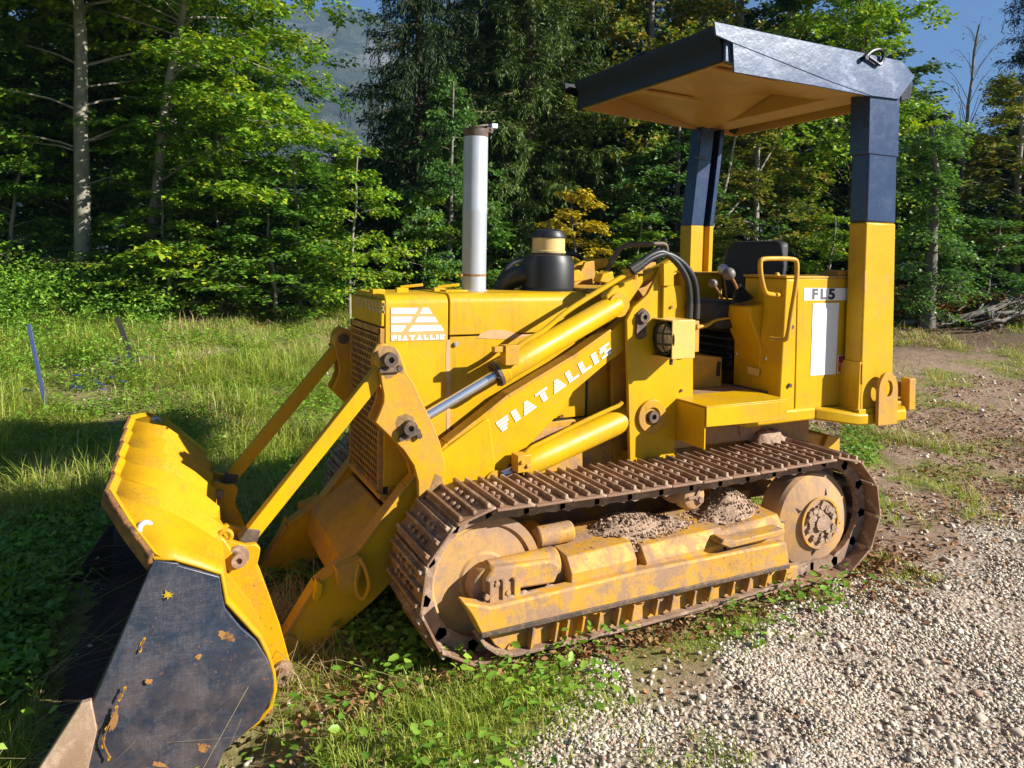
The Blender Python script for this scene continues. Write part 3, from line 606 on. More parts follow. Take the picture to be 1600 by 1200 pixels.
def build_track(yc, mirror):
    f_ = (lambda q: q.mir()) if mirror else (lambda q: q)
    # chain is the track's own mesh
    ch = MB()
    for i in range(NS):
        s = (i+0.5)*pitch; p, t = path(s); tx = Vector((math.cos(t), 0, -math.sin(t))); nz = Vector((math.sin(t), 0, math.cos(t)))
        for dy in (-0.102, 0.102):
            c = p-nz*0.030+Vector((0, yc+dy, 0)); h = pitch/2+0.012
            ch.prism([c+tx*a*h+nz*b+Vector((0, -0.014, 0)) for a, b in ((-1, -0.024), (-0.6, -0.036), (-0.2, -0.029), (0.15, -0.029), (0.55, -0.036), (1, -0.024), (1, 0.012), (0.5, 0.03), (-0.5, 0.03), (-1, 0.012))], (0, 0.030, 0))
        p2, t2 = path(i*pitch); n2 = Vector((math.sin(t2), 0, math.cos(t2))); c = p2-n2*0.034
        ch.cyl((c.x, yc-0.108, c.z), (c.x, yc+0.108, c.z), 0.021, n=12)
    tr = part('track', ch, M['chain'], L, label='rusty steel crawler track belt')
    global shoe_me
    for i in range(NS):
        s = (i+0.5)*pitch; p, t = path(s)
        if shoe_me is None:
            o = part('track_shoe', shoe, M['shoe'], tr, 0.0018, off=Vector((0, 0, 0))); shoe_me = o
        else:
            o = shoe_me.copy(); coll.objects.link(o); o.parent = tr
        j1, j2 = rnd.uniform(-.004, .004), rnd.uniform(-.02, .02)
        o.location = (p.x-ROOT0.x, yc-ROOT0.y+j1, p.z-ROOT0.z); o.rotation_euler = (0, t+j2*0.5, 0)
    return tr
build_track(TC, False); build_track(my(TC), True)
def wheels(mirror):
    f_ = (lambda q: q.mir()) if mirror else (lambda q: q)
    w = MB().lathe([(0, 0), (0.10, 0), (0.11, 0.008), (0.215, 0.012), (0.225, 0.0), (0.262, -0.002), (0.262, 0.016), (0.25, 0.03), (0.25, 0.11), (0.262, 0.124), (0.262, 0.142), (0.225, 0.14), (0.1, 0.14), (0, 0.14)], (c1+0.005, TC-0.07, cz-0.022), (0, 1, 0), 56)
    part('idler_wheel', f_(w), M['dustwheel'], L, smooth=30)
    hub = MB().cyl((c1, 2.71, cz-0.03), (c1, 2.80, cz-0.03), 0.082); 
    hp = PY(765, 912, 2.72)
    part('idler_hub', f_(hub), M['dustwheel'], L, 0.008)
    # final drive with toothed sprocket
    cx_, cz_ = 3.115, 0.325
    sp = MB(); nt_ = 12; ot = []
    for k in range(nt_*4):
        t = 2*PI*k/(nt_*4); r = 0.262 if k % 4 in (0, 1) else 0.232; ot.append((c2+r*math.sin(t), cz-0.01+r*math.cos(t)))
    sp.side(ot, TC-0.02, TC+0.02)
    part('sprocket', f_(sp), M['chain'], L, 0.003)
    fd = MB().lathe([(0, 0), (0.10, 0), (0.128, 0.0), (0.133, 0.006), (0.145, 0.010), (0.205, 0.026), (0.245, 0.040), (0.258, 0.060), (0.262, 0.16), (0, 0.16)], (cx_+0.01, 2.74, cz_-0.03), (0, 1, 0), 56)
    fdo = part('final_drive', f_(fd), M['dustwheel'], L, smooth=30)
    bf = MB()
    rr = MB().ring((cx_+0.01, 2.742, cz_-0.03), (cx_+0.01, 2.732, cz_-0.03), 0.135, 0.12, 40); part('cover_ring', f_(rr), M['yellow_low'], fdo, 0.002)
    for k in range(10):
        t = 2*PI*k/10; q = Vector((cx_+0.01+0.088*math.sin(t), 2.742, cz_-0.03+0.088*math.cos(t))); bf.cyl(q, q-Vector((0, 0.022, 0)), 0.017, n=6)
    bf.cyl((cx_+0.01, 2.742, cz_-0.03), (cx_+0.01, 2.722, cz_-0.03), 0.04, n=12)
    for k in range(26):
        t = rnd.uniform(0, 6.28); r_ = rnd.uniform(0.02, 0.11); q = Vector((cx_+0.01+r_*math.sin(t), 2.736, cz_-0.03+r_*math.cos(t))); bf.cyl(q, q-Vector((0, rnd.uniform(.004, .014), 0)), rnd.uniform(.01, .022), n=7)
    part('hub_bolts', f_(bf), M['mud'], fdo, smooth=20)
    for k, tt in enumerate((20, 100, 190, 300)):
        t = R_(tt); a = Vector((cx_+0.01+0.145*math.sin(t), 2.745, cz_-0.03+0.145*math.cos(t))); b = Vector((cx_+0.01+0.232*math.sin(t), 2.796, cz_-0.03+0.232*math.cos(t)))
        part('weld_seam', f_(MB().bar(a+Vector((0, -.002, 0)), b+Vector((0, -.002, 0)), 0.006, 0.006, (0, 1, 0))), M['grease'], fdo)
    cc = PY(1080, 777, 2.75); cr_ = MB().lathe([(0, 0), (0.045, 0.0), (0.058, 0.006), (0.066, 0.02), (0.072, 0.03), (0.072, 0.07), (0.062, 0.075), (0.062, 0.14), (0.072, 0.145), (0.072, 0.18), (0.03, 0.19), (0.03, 0.30), (0, 0.30)], (cc.x+0.02, 2.745, cc.z), (0, 1, 0), 36)
    cro = part('carrier_roller', f_(cr_), M['dustwheel'], L, smooth=30)
    cw_ = MB()
    for k in range(3):
        t = 0.5+k*2.09; cw_.bar((cc.x+0.02, 2.742, cc.z), (cc.x+0.02+0.045*math.sin(t), 2.742, cc.z+0.045*math.cos(t)), 0.014, 0.012, (0, 1, 0))
    cw_.cyl((cc.x+0.045, 2.745, cc.z-0.015), (cc.x+0.045, 2.73, cc.z-0.015), 0.016, n=10)
    part('roller_cap', f_(cw_), M['chain'], cro, 0.002)
wheels(False); wheels(True)
def frame(mirror):
    f_ = (lambda q: q.mir()) if mirror else (lambda q: q)
    # main rail
    fr = MB().side([(1.50, 0.13), (2.86, 0.13), (2.86, 0.34), (2.60, 0.36), (1.9, 0.33), (1.50, 0.34)], 2.72, 3.00)
    fr.box(2.5, 2.9, 3.0, 3.25, 0.2, 0.42); fr.box(1.5, 1.7, 3.0, 3.25, 0.2, 0.36)
    F = part('track_frame', f_(fr), M['yellow_low'], L, 0.012)
    # idler yoke cap
    yk = MB(); y_ = 2.68
    yk.cyl((1.235, 2.745, 0.345), (1.56, 2.745, 0.355), 0.060, n=28); yk.side([(1.20, .30), (1.52, .29), (1.55, .36), (1.50, .392), (1.24, .40), (1.20, .36)], 2.675, 2.76)
    yk.cyl((1.50, 2.82, 0.435), (1.68, 2.82, 0.44), 0.045, n=24)
    part('idler_yoke', f_(yk), M['yellow_low'], F, 0.012)
    mt = MB(); 
    for u in (768, 788, 806):
        p = PY(u, 930-(u-768)*0.18, 2.655); mt.box(p.x-0.01, p.x+0.01, 2.650, 2.685, p.z-0.035, p.z+0.05)
    p = PY(775, 935, 2.66); mt.box(p.x-0.03, p.x+0.11, 2.662, 2.685, p.z-0.04, p.z+0.055)
    for u, v in ((760, 933), (793, 925), (776, 912)):
        p = PY(u, v, 2.655); mt.cyl((p.x, 2.662, p.z), (p.x, 2.645, p.z), 0.013, n=6)
    part('yoke_bracket', f_(mt), M['yellow_low'], F, 0.003)
    # folded covers over the recoil spring
    for k, (xa, xb, za, zb) in enumerate(((1.585, 1.93, 0.385, 0.395), (1.965, 2.44, 0.372, 0.385), (2.40, 2.80, 0.37, 0.40))):
        cv = MB().prism([(xa, 2.655, za-0.115), (xa, 2.655, za-0.06), (xa, 2.70, za), (xa, 2.98, za+0.01), (xa, 2.98, za-0.1)], (xb-xa-0.012, 0, zb-za))
        part('spring_cover', f_(cv), M['yellow_low'], F, 0.006)
    fp = MB().side([(2.34, .352), (2.40, .325), (2.70, .335), (2.735, .345), (2.735, .365), (2.44, .355), (2.36, .372)], 2.60, 2.68); part('step_plate', f_(fp), M['yellow_low'], F, 0.005)
    # rock guard
    g0 = XZ([(722, 941), (768, 948), (1000, 892), (1228, 846), (1234, 886), (1000, 938), (752, 995), (737, 965)], 2.62)
    gd = MB().side(g0, 2.615, 2.685); part('rock_guard', f_(gd), M['yellow_low'], F, 0.010)
    ge = XZ([(752, 990), (1000, 933), (1234, 882), (1234, 888), (1000, 940), (752, 998)], 2.61); part('guard_edge', f_(MB().side(ge, 2.608, 2.618)), M['grease'], F, 0.002)
    # skid with ribs
    sk = XZ([(752, 994), (1000, 936), (1236, 884), (1238, 905), (1000, 972), (800, 1020), (775, 1018), (760, 1008)], 2.68)
    F2 = part('roller_guard', f_(MB().side([(x+.03, z) for x, z in sk], 2.668, 2.69)), M['yellow_low'], F, 0.004)
    rim = MB(); bt = [PY(*q, 2.645) for q in ((745, 990), (758, 1008), (777, 1020), (800, 1022), (900, 1000), (1000, 975), (1120, 942), (1237, 908))]
    for a, b in zip(bt, bt[1:]): rim.bar((a.x, 2.655, a.z), (b.x, 2.655, b.z), 0.05, 0.014)
    part('skid_rim', f_(rim), M['chain'], F2, 0.003)
    for u in (828, 865, 882, 906, 932, 962, 985, 1022, 1046, 1080, 1105, 1140, 1165, 1193, 1222):
        v0 = 994-(u-752)*0.230+2; v1 = 1021-(u-800)*0.262-2
        a = PY(u+3, v0, 2.645); b = PY(u, v1, 2.645); part('guard_rib', f_(MB().prism([(a.x-.006, 2.622, a.z), (a.x+.006, 2.622, a.z), (b.x+.006, 2.632, b.z), (b.x-.006, 2.632, b.z)], (0, 0.045, 0))), M['yellow_low'], F2, 0.002)
    for u, v in ((932, 955), (1006, 938), (1075, 921), (1140, 905), (1203, 893)):
        p = PY(u, v, 2.625); bo = MB(); bo.cyl((p.x, 2.66, p.z), (p.x, 2.632, p.z), 0.017, n=16); bo.cyl((p.x, 2.64, p.z), (p.x, 2.628, p.z), 0.010, n=6); bo.box(p.x-0.05, p.x+0.05, 2.645, 2.672, p.z-0.016, p.z+0.02); part('guard_bolt', f_(bo), M['yellow_low'], F2, 0.001)
    for u, v in ((885, 970), (962, 955), (1032, 935), (1104, 921), (1164, 908)):
        p = PY(u, v, 2.655); part('guard_bolt', f_(MB().cyl((p.x, 2.675, p.z), (p.x, 2.648, p.z), 0.011, n=8)), M['yellow_low'], F2, 0.001)
    for xr in (1.62, 1.92, 2.22, 2.52, 2.80):
        rl = MB().lathe([(0, 0), (.05, 0), (.07, .02), (.085, .03), (.085, .05), (.07, .055), (.07, .12), (.085, .125), (.085, .15), (0, .17)], (xr, TC-0.085, 0.125), (0, 1, 0), 24)
        part('track_roller', f_(rl), M['chain'], F)
    return F
FN = frame(False); frame(True)
# dried mud heaped on the near track frame
def mound(name, x0, x1, y0, y1, zf, hf, nx, ny, mat, parent, seed, rough=0.02, kind='stuff'):
    rg = np.random.default_rng(seed); X = np.linspace(x0, x1, nx); Y = np.linspace(y0, y1, ny); vs = []; fs = []
    base = rg.random((nx//4+2, ny//4+2)); mid = rg.random((nx//2+2, ny//2+2))
    def up_(g, k):
        ii = np.arange(nx)/k; jj = np.arange(ny)/k; a = ii.astype(int); b = jj.astype(int); fa = (ii-a)[:, None]; fb = (jj-b)[None]
        return (g[a][:, b]*(1-fa)+g[a+1][:, b]*fa)*(1-fb)+(g[a][:, b+1]*(1-fa)+g[a+1][:, b+1]*fa)*fb
    sm = (up_(rg.random((nx//8+3, ny//8+3)), 8)-.5)*1.7+(up_(rg.random((nx//4+3, ny//4+3)), 4)-.5)*1.1+(up_(rg.random((nx//2+3, ny//2+3)), 2)-.5)*0.6+(rg.random((nx, ny))-.5)*0.22
    for i, x in enumerate(X):
        for j, y in enumerate(Y):
            e = min(1, 4*min(i/(nx-1), 1-i/(nx-1))+0.0)*min(1, 3*min(j/(ny-1), 1-j/(ny-1)))
            h = hf(x, y)*e+sm[i, j]*rough
            vs.append((x, y, zf(x, y)+h-(1-e)*0.03))
    for i in range(nx-1):
        for j in range(ny-1): fs.append((i*ny+j, (i+1)*ny+j, (i+1)*ny+j+1, i*ny+j+1))
    o = part(name, MB().add(vs, fs), mat, parent, smooth=50); o['kind'] = kind; return o
def mh(x, y):
    g = math.exp(-((x-2.66)/0.19)**2)*0.145+math.exp(-((x-2.05)/0.22)**2)*0.04+math.exp(-((x-1.85)/0.15)**2)*0.05+0.018
    g *= 1-0.75*math.exp(-((x-2.35)/0.13)**2)
    return g*(0.55+0.45*math.sin((y-2.70)/0.3*3.0))
mound('dried_mud', 1.68, 2.86, 2.70, 3.02, lambda x, y: 0.375, mh, 200, 52, M['mud'], FN, 3, 0.010)
CL = MB()
for k in range(1500):
    x = rnd.uniform(1.72, 2.84); y = rnd.uniform(2.69, 2.98); e = min(1, 4*min((x-1.68)/1.18, (2.86-x)/1.18))*min(1, 3*min((y-2.70)/.32+.05, (3.02-y)/.32)); z = 0.378+mh(x, y)*e-(1-e)*0.03; r = rnd.uniform(.0025, .012)**1.0*rnd.uniform(.5, 1)
    q = [Vector((rnd.uniform(-1, 1), rnd.uniform(-1, 1), rnd.uniform(-1, 1))).normalized()*r*rnd.uniform(.7, 1.2) for _ in range(6)]
    CL.add([Vector((x, y, z+r*.4))+v for v in (Vector((r, 0, 0))+q[0]*.3, Vector((-r, 0, 0))+q[1]*.3, Vector((0, r, 0))+q[2]*.3, Vector((0, -r, 0))+q[3]*.3, Vector((0, 0, r))+q[4]*.3, Vector((0, 0, -r)))], [(0, 2, 4), (2, 1, 4), (1, 3, 4), (3, 0, 4), (2, 0, 5), (1, 2, 5), (3, 1, 5), (0, 3, 5)])
clo = part('soil_crumbs', CL, M['mud'], FN); clo['kind'] = 'stuff'
mound('spilled_gravel', 1.20, 1.60, 2.63, 2.70, lambda x, y: 0.262, lambda x, y: 0.02, 60, 14, M['mud'], FN, 5, 0.014)

# ---------------- chassis between tracks, deck, step
BY = 2.95
ch = MB().box(1.3, 3.35, 3.22, 3.82, 0.28, 0.80)
part('chassis', ch, M['yellow_low'], L, 0.01)
dk = MB().side(XZ([(1058, 640), (1058, 700), (1215, 690), (1250, 676), (1300, 668)], 3.10)[0:1]+[(2.44, 0.70), (3.0, 0.70), (3.35, 0.62), (3.45, 0.62), (3.45, 0.83), (2.44, 0.86)], 3.09, my(3.09))
part('belly_frame', MB().side([(2.44, 0.66), (2.95, 0.66), (3.25, 0.56), (3.42, 0.62), (3.42, 0.83), (2.44, 0.86)], 3.09, my(3.09)), M['dustwheel'], L, 0.006)
bl = MB()
for u, v in ((1161, 671), (1190, 668), (1065, 676), (1063, 648)):
    p = PY(u, v, 3.09); bl.cyl((p.x, 3.09, p.z), (p.x, 3.075, p.z), 0.014, n=6)
bl.side(XZ([(1154, 664), (1195, 661), (1195, 672), (1156, 680)], 3.085), 3.078, 3.09)
part('frame_bolts', bl, M['dustwheel'], L)
mound('caked_mud', 2.95, 3.2, 2.99, 3.15, lambda x, y: 0.66, lambda x, y: 0.04, 30, 16, M['mud'], FN, 9, 0.03)
rk = MB().side([(3.35, 0.45), (3.62, 0.47), (3.68, 0.60), (3.42, 0.66)], 3.15, my(3.15)); part('rear_guard', rk, M['yellow_dusty'], L, 0.01)
part('tow_bracket', MB().side(XZ([(1278, 704), (1288, 678), (1306, 682), (1306, 704)], 3.15), 3.12, 3.4), M['yellow_dusty'], L, 0.006)
st_ = MB(); sx0, sx1 = PY(1106, 640, 2.82).x, PY(1211, 634, 2.82).x+0.0; zt = 0.935; zb = 0.835
st_.box(sx0, sx1+0.12, 2.84, 3.10, zt-0.006, zt); 
stp = part('step', MB().side([(sx0, zb-0.005), (sx1+0.1, zb-0.012), (sx1+0.1, zt-0.01), (sx0, zt-0.008)], 2.83, 2.838).box(sx0, sx1+0.1, 2.83, 3.12, zt-0.010, zt-0.002), M['yellow'], L, 0.0035)
part('step_side', MB().side([(sx0-0.0, 0.72), (sx0+0.008, 0.72), (sx0+0.008, zt-0.012), (sx0, zt-0.012)], 2.842, 3.10), M['yellow'], stp)
part('deck_floor', MB().box(sx0-0.05, 3.05, 3.08, my(3.08), 0.86, 0.925), M['floor'], L, 0.004)
# belt along the body side
BX = 3.035
bb = MB().side([(BX-0.25, 0.775), (3.30, 0.78), (3.30, 0.845), (BX-0.25, 0.85)], BY-0.02, my(BY-0.02))
bb.prism([(3.28, BY-0.02, 0.778), (3.47, 2.80, 0.755), (3.56, 2.80, 0.752), (3.86, 2.80, 0.752), (3.93, 2.86, 0.755), (3.95, 3.0, 0.76), (3.95, my(3.0), 0.76), (3.93, my(2.86), .755), (3.86, my(2.80), .752), (3.47, my(2.80), .755), (3.28, my(BY-.02), .778)], (0, 0, 0.066))
part('deck_beam', bb, M['yellow'], L, 0.012)
# tank body / fenders
body = MB().side([(BX+0.12, 0.84), (3.60, 0.84), (3.60, 1.555), (BX+0.12, 1.555)], BY, 3.26)
bd = part('fender_box', body, M['yellow'], L, 0.004); part('fender_box', body.mir(), M['yellow'], L, 0.004)
pn = MB().side([(BX, 0.84), (BX+0.118, 0.84), (BX+0.118, 1.553), (BX+0.035, 1.553)], BY+0.001, 3.26)
part('control_box', pn, M['yellow'], L, 0.010); part('control_box', pn.mir(), M['yellow'], L, 0.01)
tp_ = MB().box(BX+0.03, 3.62, BY-0.003, 3.27, 1.555, 1.568); part('fender_top', tp_, M['yellow_dusty'], bd, 0.002)
part('fender_top', tp_.mir(), M['yellow_dusty'], L, 0.002)
bb2 = MB()
for u in (1214, 1285): p = PY(u, 431, 3.05); bb2.cyl((p.x, 3.05, 1.565), (p.x, 3.05, 1.585), 0.02, 0.01, 10)
bb2.box(3.48, 3.60, 2.96, 3.06, 1.568, 1.60)
part('top_bolts', bb2, M['yellow_dusty'], bd, 0.003)
for u, v, yy in ((878, 650, 3.23), (905, 600, 3.23), (690, 700, HN), (1048, 480, TO), (1070, 480, TO), (1064, 610, TO), (1150, 553, 3.10), (1195, 560, BY)):
    p = PY(u, v, yy); part('small_bolt', MB().cyl((p.x, yy+.002, p.z), (p.x, yy-0.008, p.z), 0.008, n=6), M['grease'], L)
part('rear_tank', MB().box(3.60, 3.93, 3.0, my(3.0), 0.82, 1.50), M['yellow'], L, 0.02)
for u, v in ((1236, 511), (1233, 602)): p = PY(u, v, BY); part('panel_bolt', MB().cyl((p.x, BY, p.z), (p.x, BY-0.012, p.z), 0.012, n=6), M['grease'], bd)
# stickers
y9 = BY-0.0005
fl = MB().prism([PY(u, v, y9) for u, v in ((1255.5, 450), (1325, 450), (1325, 469), (1255.5, 469.5))], (0, -0.0018, 0)); fls = part('model_plate', fl, M['white'], bd)
stq = MB().prism([PY(u, v, y9) for u, v in ((1270, 474), (1311, 473), (1305, 584.5), (1266, 587))], (0, -0.0018, 0)); part('stripe_sticker', stq, M['white'], bd)
rd = MB().prism([PY(u, v, y9) for u, v in ((1309, 555), (1340, 554), (1338, 581), (1308, 583))], (0, -0.0018, 0)); rds = part('warning_sticker', rd, M['white'], bd)
rd2 = MB().prism([PY(u, v, y9-0.0018) for u, v in ((1310.2, 556), (1340, 555), (1338, 580), (1309.3, 581.5))], (0, -0.0010, 0)); part('red_field', rd2, M['red'], rds)
def text(s, p, size, mat, parent, name='lettering', bold=0.0, sx=1.0, rot=(PI/2, 0, 0), depth=0.0006):
    cu = bpy.data.curves.new(name, 'FONT'); cu.body = s; cu.size = size; cu.extrude = depth; cu.offset = bold
    cu.materials.append(mat); o = bpy.data.objects.new(name, cu); coll.objects.link(o); o.parent = parent
    o.location = Vector(p)-ROOT0; o.rotation_euler = rot; o.scale = (sx, 1, 1); bpy.context.view_layer.update()
    me = bpy.data.meshes.new_from_object(o.evaluated_get(bpy.context.evaluated_depsgraph_get())); q = bpy.data.objects.new(name, me); coll.objects.link(q); q.parent = parent
    q.location = o.location; q.rotation_euler = rot; q.scale = o.scale; bpy.data.objects.remove(o); return q
def ptx(u, v, y): p = PY(u, v, y); return (p.x, y, p.z)
text('F', ptx(1268.5, 467, y9-0.0028), 0.079, M['glare_letter'], fls, bold=0.0030, sx=1.25)
text('L', ptx(1281.5, 467, y9-0.0028), 0.079, M['glare_letter'], fls, bold=0.0030, sx=1.25)
text('5', ptx(1294.0, 467, y9-0.0028), 0.079, M['navy'], fls, bold=0.0034, sx=1.40)
text('VIETATO', ptx(1316, 564.2, y9-0.0036), 0.027, M['white_dusty'], rds, sx=1.0)
text('NEL RAGGIO', ptx(1311, 572.2, y9-0.0036), 0.027, M['white_dusty'], rds, sx=1.0)
text('DELLA', ptx(1316, 580.0, y9-0.0036), 0.027, M['white_dusty'], rds, sx=1.0)
# control console and levers
cn = MB().side([(BX-0.075, 1.335), (BX-0.068, 1.395), (BX+0.04, 1.41), (BX+0.12, 1.45), (BX+0.12, 1.555), (BX+0.3, 1.555), (BX+0.3, 0.87), (BX+0.008, 0.87), (BX+0.008, 1.18)], 3.10, 3.31)
part('console', cn, M['yellow'], L, 0.008)
wd = MB().prism([(BX+0.03, 3.10, 1.50), (BX+0.03, 2.98, 1.50), (BX+0.04, 2.955, 1.15), (BX+0.01, 3.03, 1.15), (BX+0.0, 3.10, 1.2)], (0.03, 0, 0)); part('console_gusset', wd, M['yellow'], L, 0.004)
ip = MB().prism([PX(u, v, BX-0.002) for u, v in ((1168, 572), (1187, 577), (1186, 588), (1169, 584))], (-0.003, 0, 0)); part('rating_plate', ip, M['cream'], L)
ip2 = MB().prism([PX(u, v, BX-0.002) for u, v in ((1148, 600), (1200, 611), (1198, 627), (1147, 615))], (-0.012, 0, 0)); part('kick_plate', ip2, M['grease'], L, 0.002)
bt_ = PY(1158, 462, 3.2); prof = [(0.0, 0)]
for k in range(7): r0 = 0.062-0.0065*k; prof += [(r0, 0.012*k), (r0-0.012, 0.012*k+0.006)]
prof += [(0.012, 0.09), (0, 0.09)]
lv = part('joystick', MB().lathe(prof, PY(1160, 468, 3.2), (-0.32, 0, 0.95), 28), M['rubber'], L, smooth=60)
a, b = PY(1152, 452, 3.2), PY(1139, 428, 3.2); part('lever_rod', MB().tube([a, (a+b)/2+Vector((0.006, 0, 0)), b], 0.008, 10), M['rust_edge'], lv)
def ball(c, r, n=18): return MB().lathe([(r*math.sin(PI*k/10), -r*math.cos(PI*k/10)) for k in range(11)], c, (0, 0, 1), n)
part('knob', ball(b, 0.036), M['knob'], lv, smooth=80)
a, b = PY(1133, 478, 3.3), PY(1114, 443, 3.3); l2 = part('control_lever', MB().tube([a, (a+b)/2+Vector((0.008, 0, 0)), b], 0.008, 10), M['rust_edge'], L); part('knob', ball(b, 0.026), M['knob'], l2, smooth=80)
b = PY(1130, 421, 3.45); l3 = part('control_lever', MB().tube([b-Vector((-.04, 0, .2)), b], 0.008, 10), M['rust_edge'], L); part('knob', ball(b, 0.034), M['silver'], l3, smooth=80)
part('side_lever', MB().tube([PY(1140, 497, 3.25), PY(1119, 500, 3.25), PY(1105, 508, 3.25), PY(1092, 511, 3.25)], [0.006, 0.007, 0.011, 0.013], 10), M['yellow_dusty'], L)
# dashboard side box and seat
part('dash_box', MB().side([(2.62, 0.92), (2.95, 0.92), (2.95, 1.09), (2.62, 1.13)], 3.30, 3.72), M['yellow_dusty'], L, 0.006)
part('parking_gate', MB().prism([PY(u, v, 3.297) for u, v in ((1121, 565), (1126, 565), (1124, 588), (1119, 587))], (0, -0.004, 0)), M['dark'], L)
seat = part('seat', MB().box(3.08, 3.40, 3.32, 3.72, 1.0, 1.22), M['dark'], L, 0.01)
part('cushion', MB().side([(2.86, 1.33), (2.90, 1.42), (3.33, 1.40), (3.36, 1.32), (3.33, 1.27), (2.88, 1.25)], 3.27, 3.77), M['seat'], seat, 0.025)
brp = MB().prism([(3.315, 3.30, 1.40), (3.315, 3.74, 1.40), (3.345, 3.78, 1.60), (3.36, 3.74, 1.74), (3.362, 3.69, 1.765), (3.362, 3.33, 1.765), (3.36, 3.28, 1.75), (3.345, 3.27, 1.60)], (0.075, 0, 0.01))
part('backrest', brp, M['seat'], seat, 0.022)
bel = MB()
for k in range(5):
    z = 1.03+0.045*k; bel.side([(2.98, z), (3.04, z+0.012), (3.04, z+0.03), (2.98, z+0.038), (3.32, z+0.038), (3.34, z+0.02), (3.32, z)], 3.33, 3.70)
part('suspension_bellows', bel, M['rubber'], seat, 0.006)
# grab handle
gh = [PY(u, v, yv) for u, v, yv in ((1219, 461, 2.99), (1200, 459, 2.93), (1194, 452, 2.90), (1189, 430, 2.89), (1188, 411, 2.89), (1192, 405, 2.89), (1215, 404, 2.89), (1238, 405, 2.89), (1245, 411, 2.89), (1244, 440, 2.89), (1236, 490, 2.90), (1231, 522, 2.90), (1225, 531, 2.92), (1203, 529, 2.99))]
hd = part('grab_handle', MB().tube(gh, 0.0125, 12, 3), M['yellow_dusty'], L)
# ---------------- work lamp
lamp_y = 2.90; tl_, bl_, tr_, br_ = PY(1052, 503, lamp_y), PY(1052, 561, lamp_y), PY(1087, 500, lamp_y), PY(1086, 559, lamp_y)
x0_, x1_, z1_, z0_ = tl_.x-0.005, tr_.x+0.0, 1.350, 1.160
hs = MB(); thk = 0.007
hs.box(x0_, x1_, lamp_y, lamp_y+thk, z0_, z1_); hs.box(x0_, x1_, lamp_y+thk, TO, z1_-thk, z1_); hs.box(x0_+0.0, x1_, lamp_y+thk, TO, z0_, z0_+thk); hs.box(x1_-thk, x1_, lamp_y+thk, TO, z0_+thk, z1_-thk)
lh = part('lamp_housing', hs, M['yellow_pale'], L, 0.006)
part('drain_tube', MB().cyl((x0_+0.02, lamp_y+0.03, z0_+0.005), (x0_+0.02, lamp_y+0.03, z0_-0.03), 0.009, n=12), M['grease'], lh)
lc = Vector((x0_+0.012, (lamp_y+TO)/2, (z0_+z1_)/2)); 
la = part('work_lamp', MB().lathe([(0, 0.08), (0.05, 0.07), (0.078, 0.02), (0.080, 0.0), (0.070, -0.003), (0.070, 0.004), (0, 0.004)], lc, (1, 0, 0), 36), M['rubber'], L)
part('lens', MB().lathe([(0.071, 0.0), (0.06, -0.006), (0.03, -0.012), (0, -0.014)], lc, (1, 0, 0), 36), M['lens'], la, smooth=80)
gd = MB()
for d_ in (-0.027, 0.027):
    hh = math.sqrt(0.078**2-d_**2); gd.tube([lc+Vector((-0.004, d_, -hh)), lc+Vector((-0.024, d_, -hh*.6)), lc+Vector((-0.028, d_, 0)), lc+Vector((-0.024, d_, hh*.6)), lc+Vector((-0.004, d_, hh))], 0.004, 8, 2)
    gd.tube([lc+Vector((-0.004, -hh, d_)), lc+Vector((-0.026, -hh*.6, d_)), lc+Vector((-0.030, 0, d_)), lc+Vector((-0.026, hh*.6, d_)), lc+Vector((-0.004, hh, d_))], 0.004, 8, 2)
t_ = torus(lc+Vector((-0.003, 0, 0)), (1, 0, 0), 0.080, 0.006, 32, 8); gd.add(t_.v, t_.f)
part('lamp_guard', gd, M['rubber'], la)
# ---------------- hydraulic hoses
for dx, dv in ((0, 0), (11, 3)):
    hp = [PY(u, v, 3.03+0.0*dx) for u, v in ((985+dx*.3, 421+dv), (1000+dx*.3, 412+dv-1), (1015+dx*.4, 401+dv-1), (1034+dx*.6, 394+dv), (1052+dx*.8, 405+dv*.5), (1066+dx*.9, 422), (1074+dx, 440), (1077.5+dx, 465), (1077+dx, 492))]
    ho = part('hydraulic_hose', MB().tube(hp, 0.0165, 14, 4), M['rubber'], L)
    e1, e2 = PY(1077+dx, 474, 3.03), PY(1076+dx, 498, 3.03); f1, f2 = PY(984+dx*.3, 421.5+dv, 3.03), PY(1000+dx*.3, 412+dv-1, 3.03)
    part('hose_end', MB().cyl(e1, e2, 0.021, n=14).cyl(e2, e2-Vector((0, 0, 0.02)), 0.014, n=6), M['dark'], ho); part('hose_end', MB().cyl(f1, f2, 0.021, n=14), M['dark'], ho)
vb = MB(); p = PY(1086, 510, 3.02); vb.box(p.x-0.02, p.x+0.012, 3.0, 3.04, p.z-0.13, p.z+0.03); vb.cyl((p.x-.005, 3.0, p.z), (p.x-.005, 2.985, p.z), .014, n=6)
part('valve_block', vb, M['yellow_dusty'], L, 0.004)
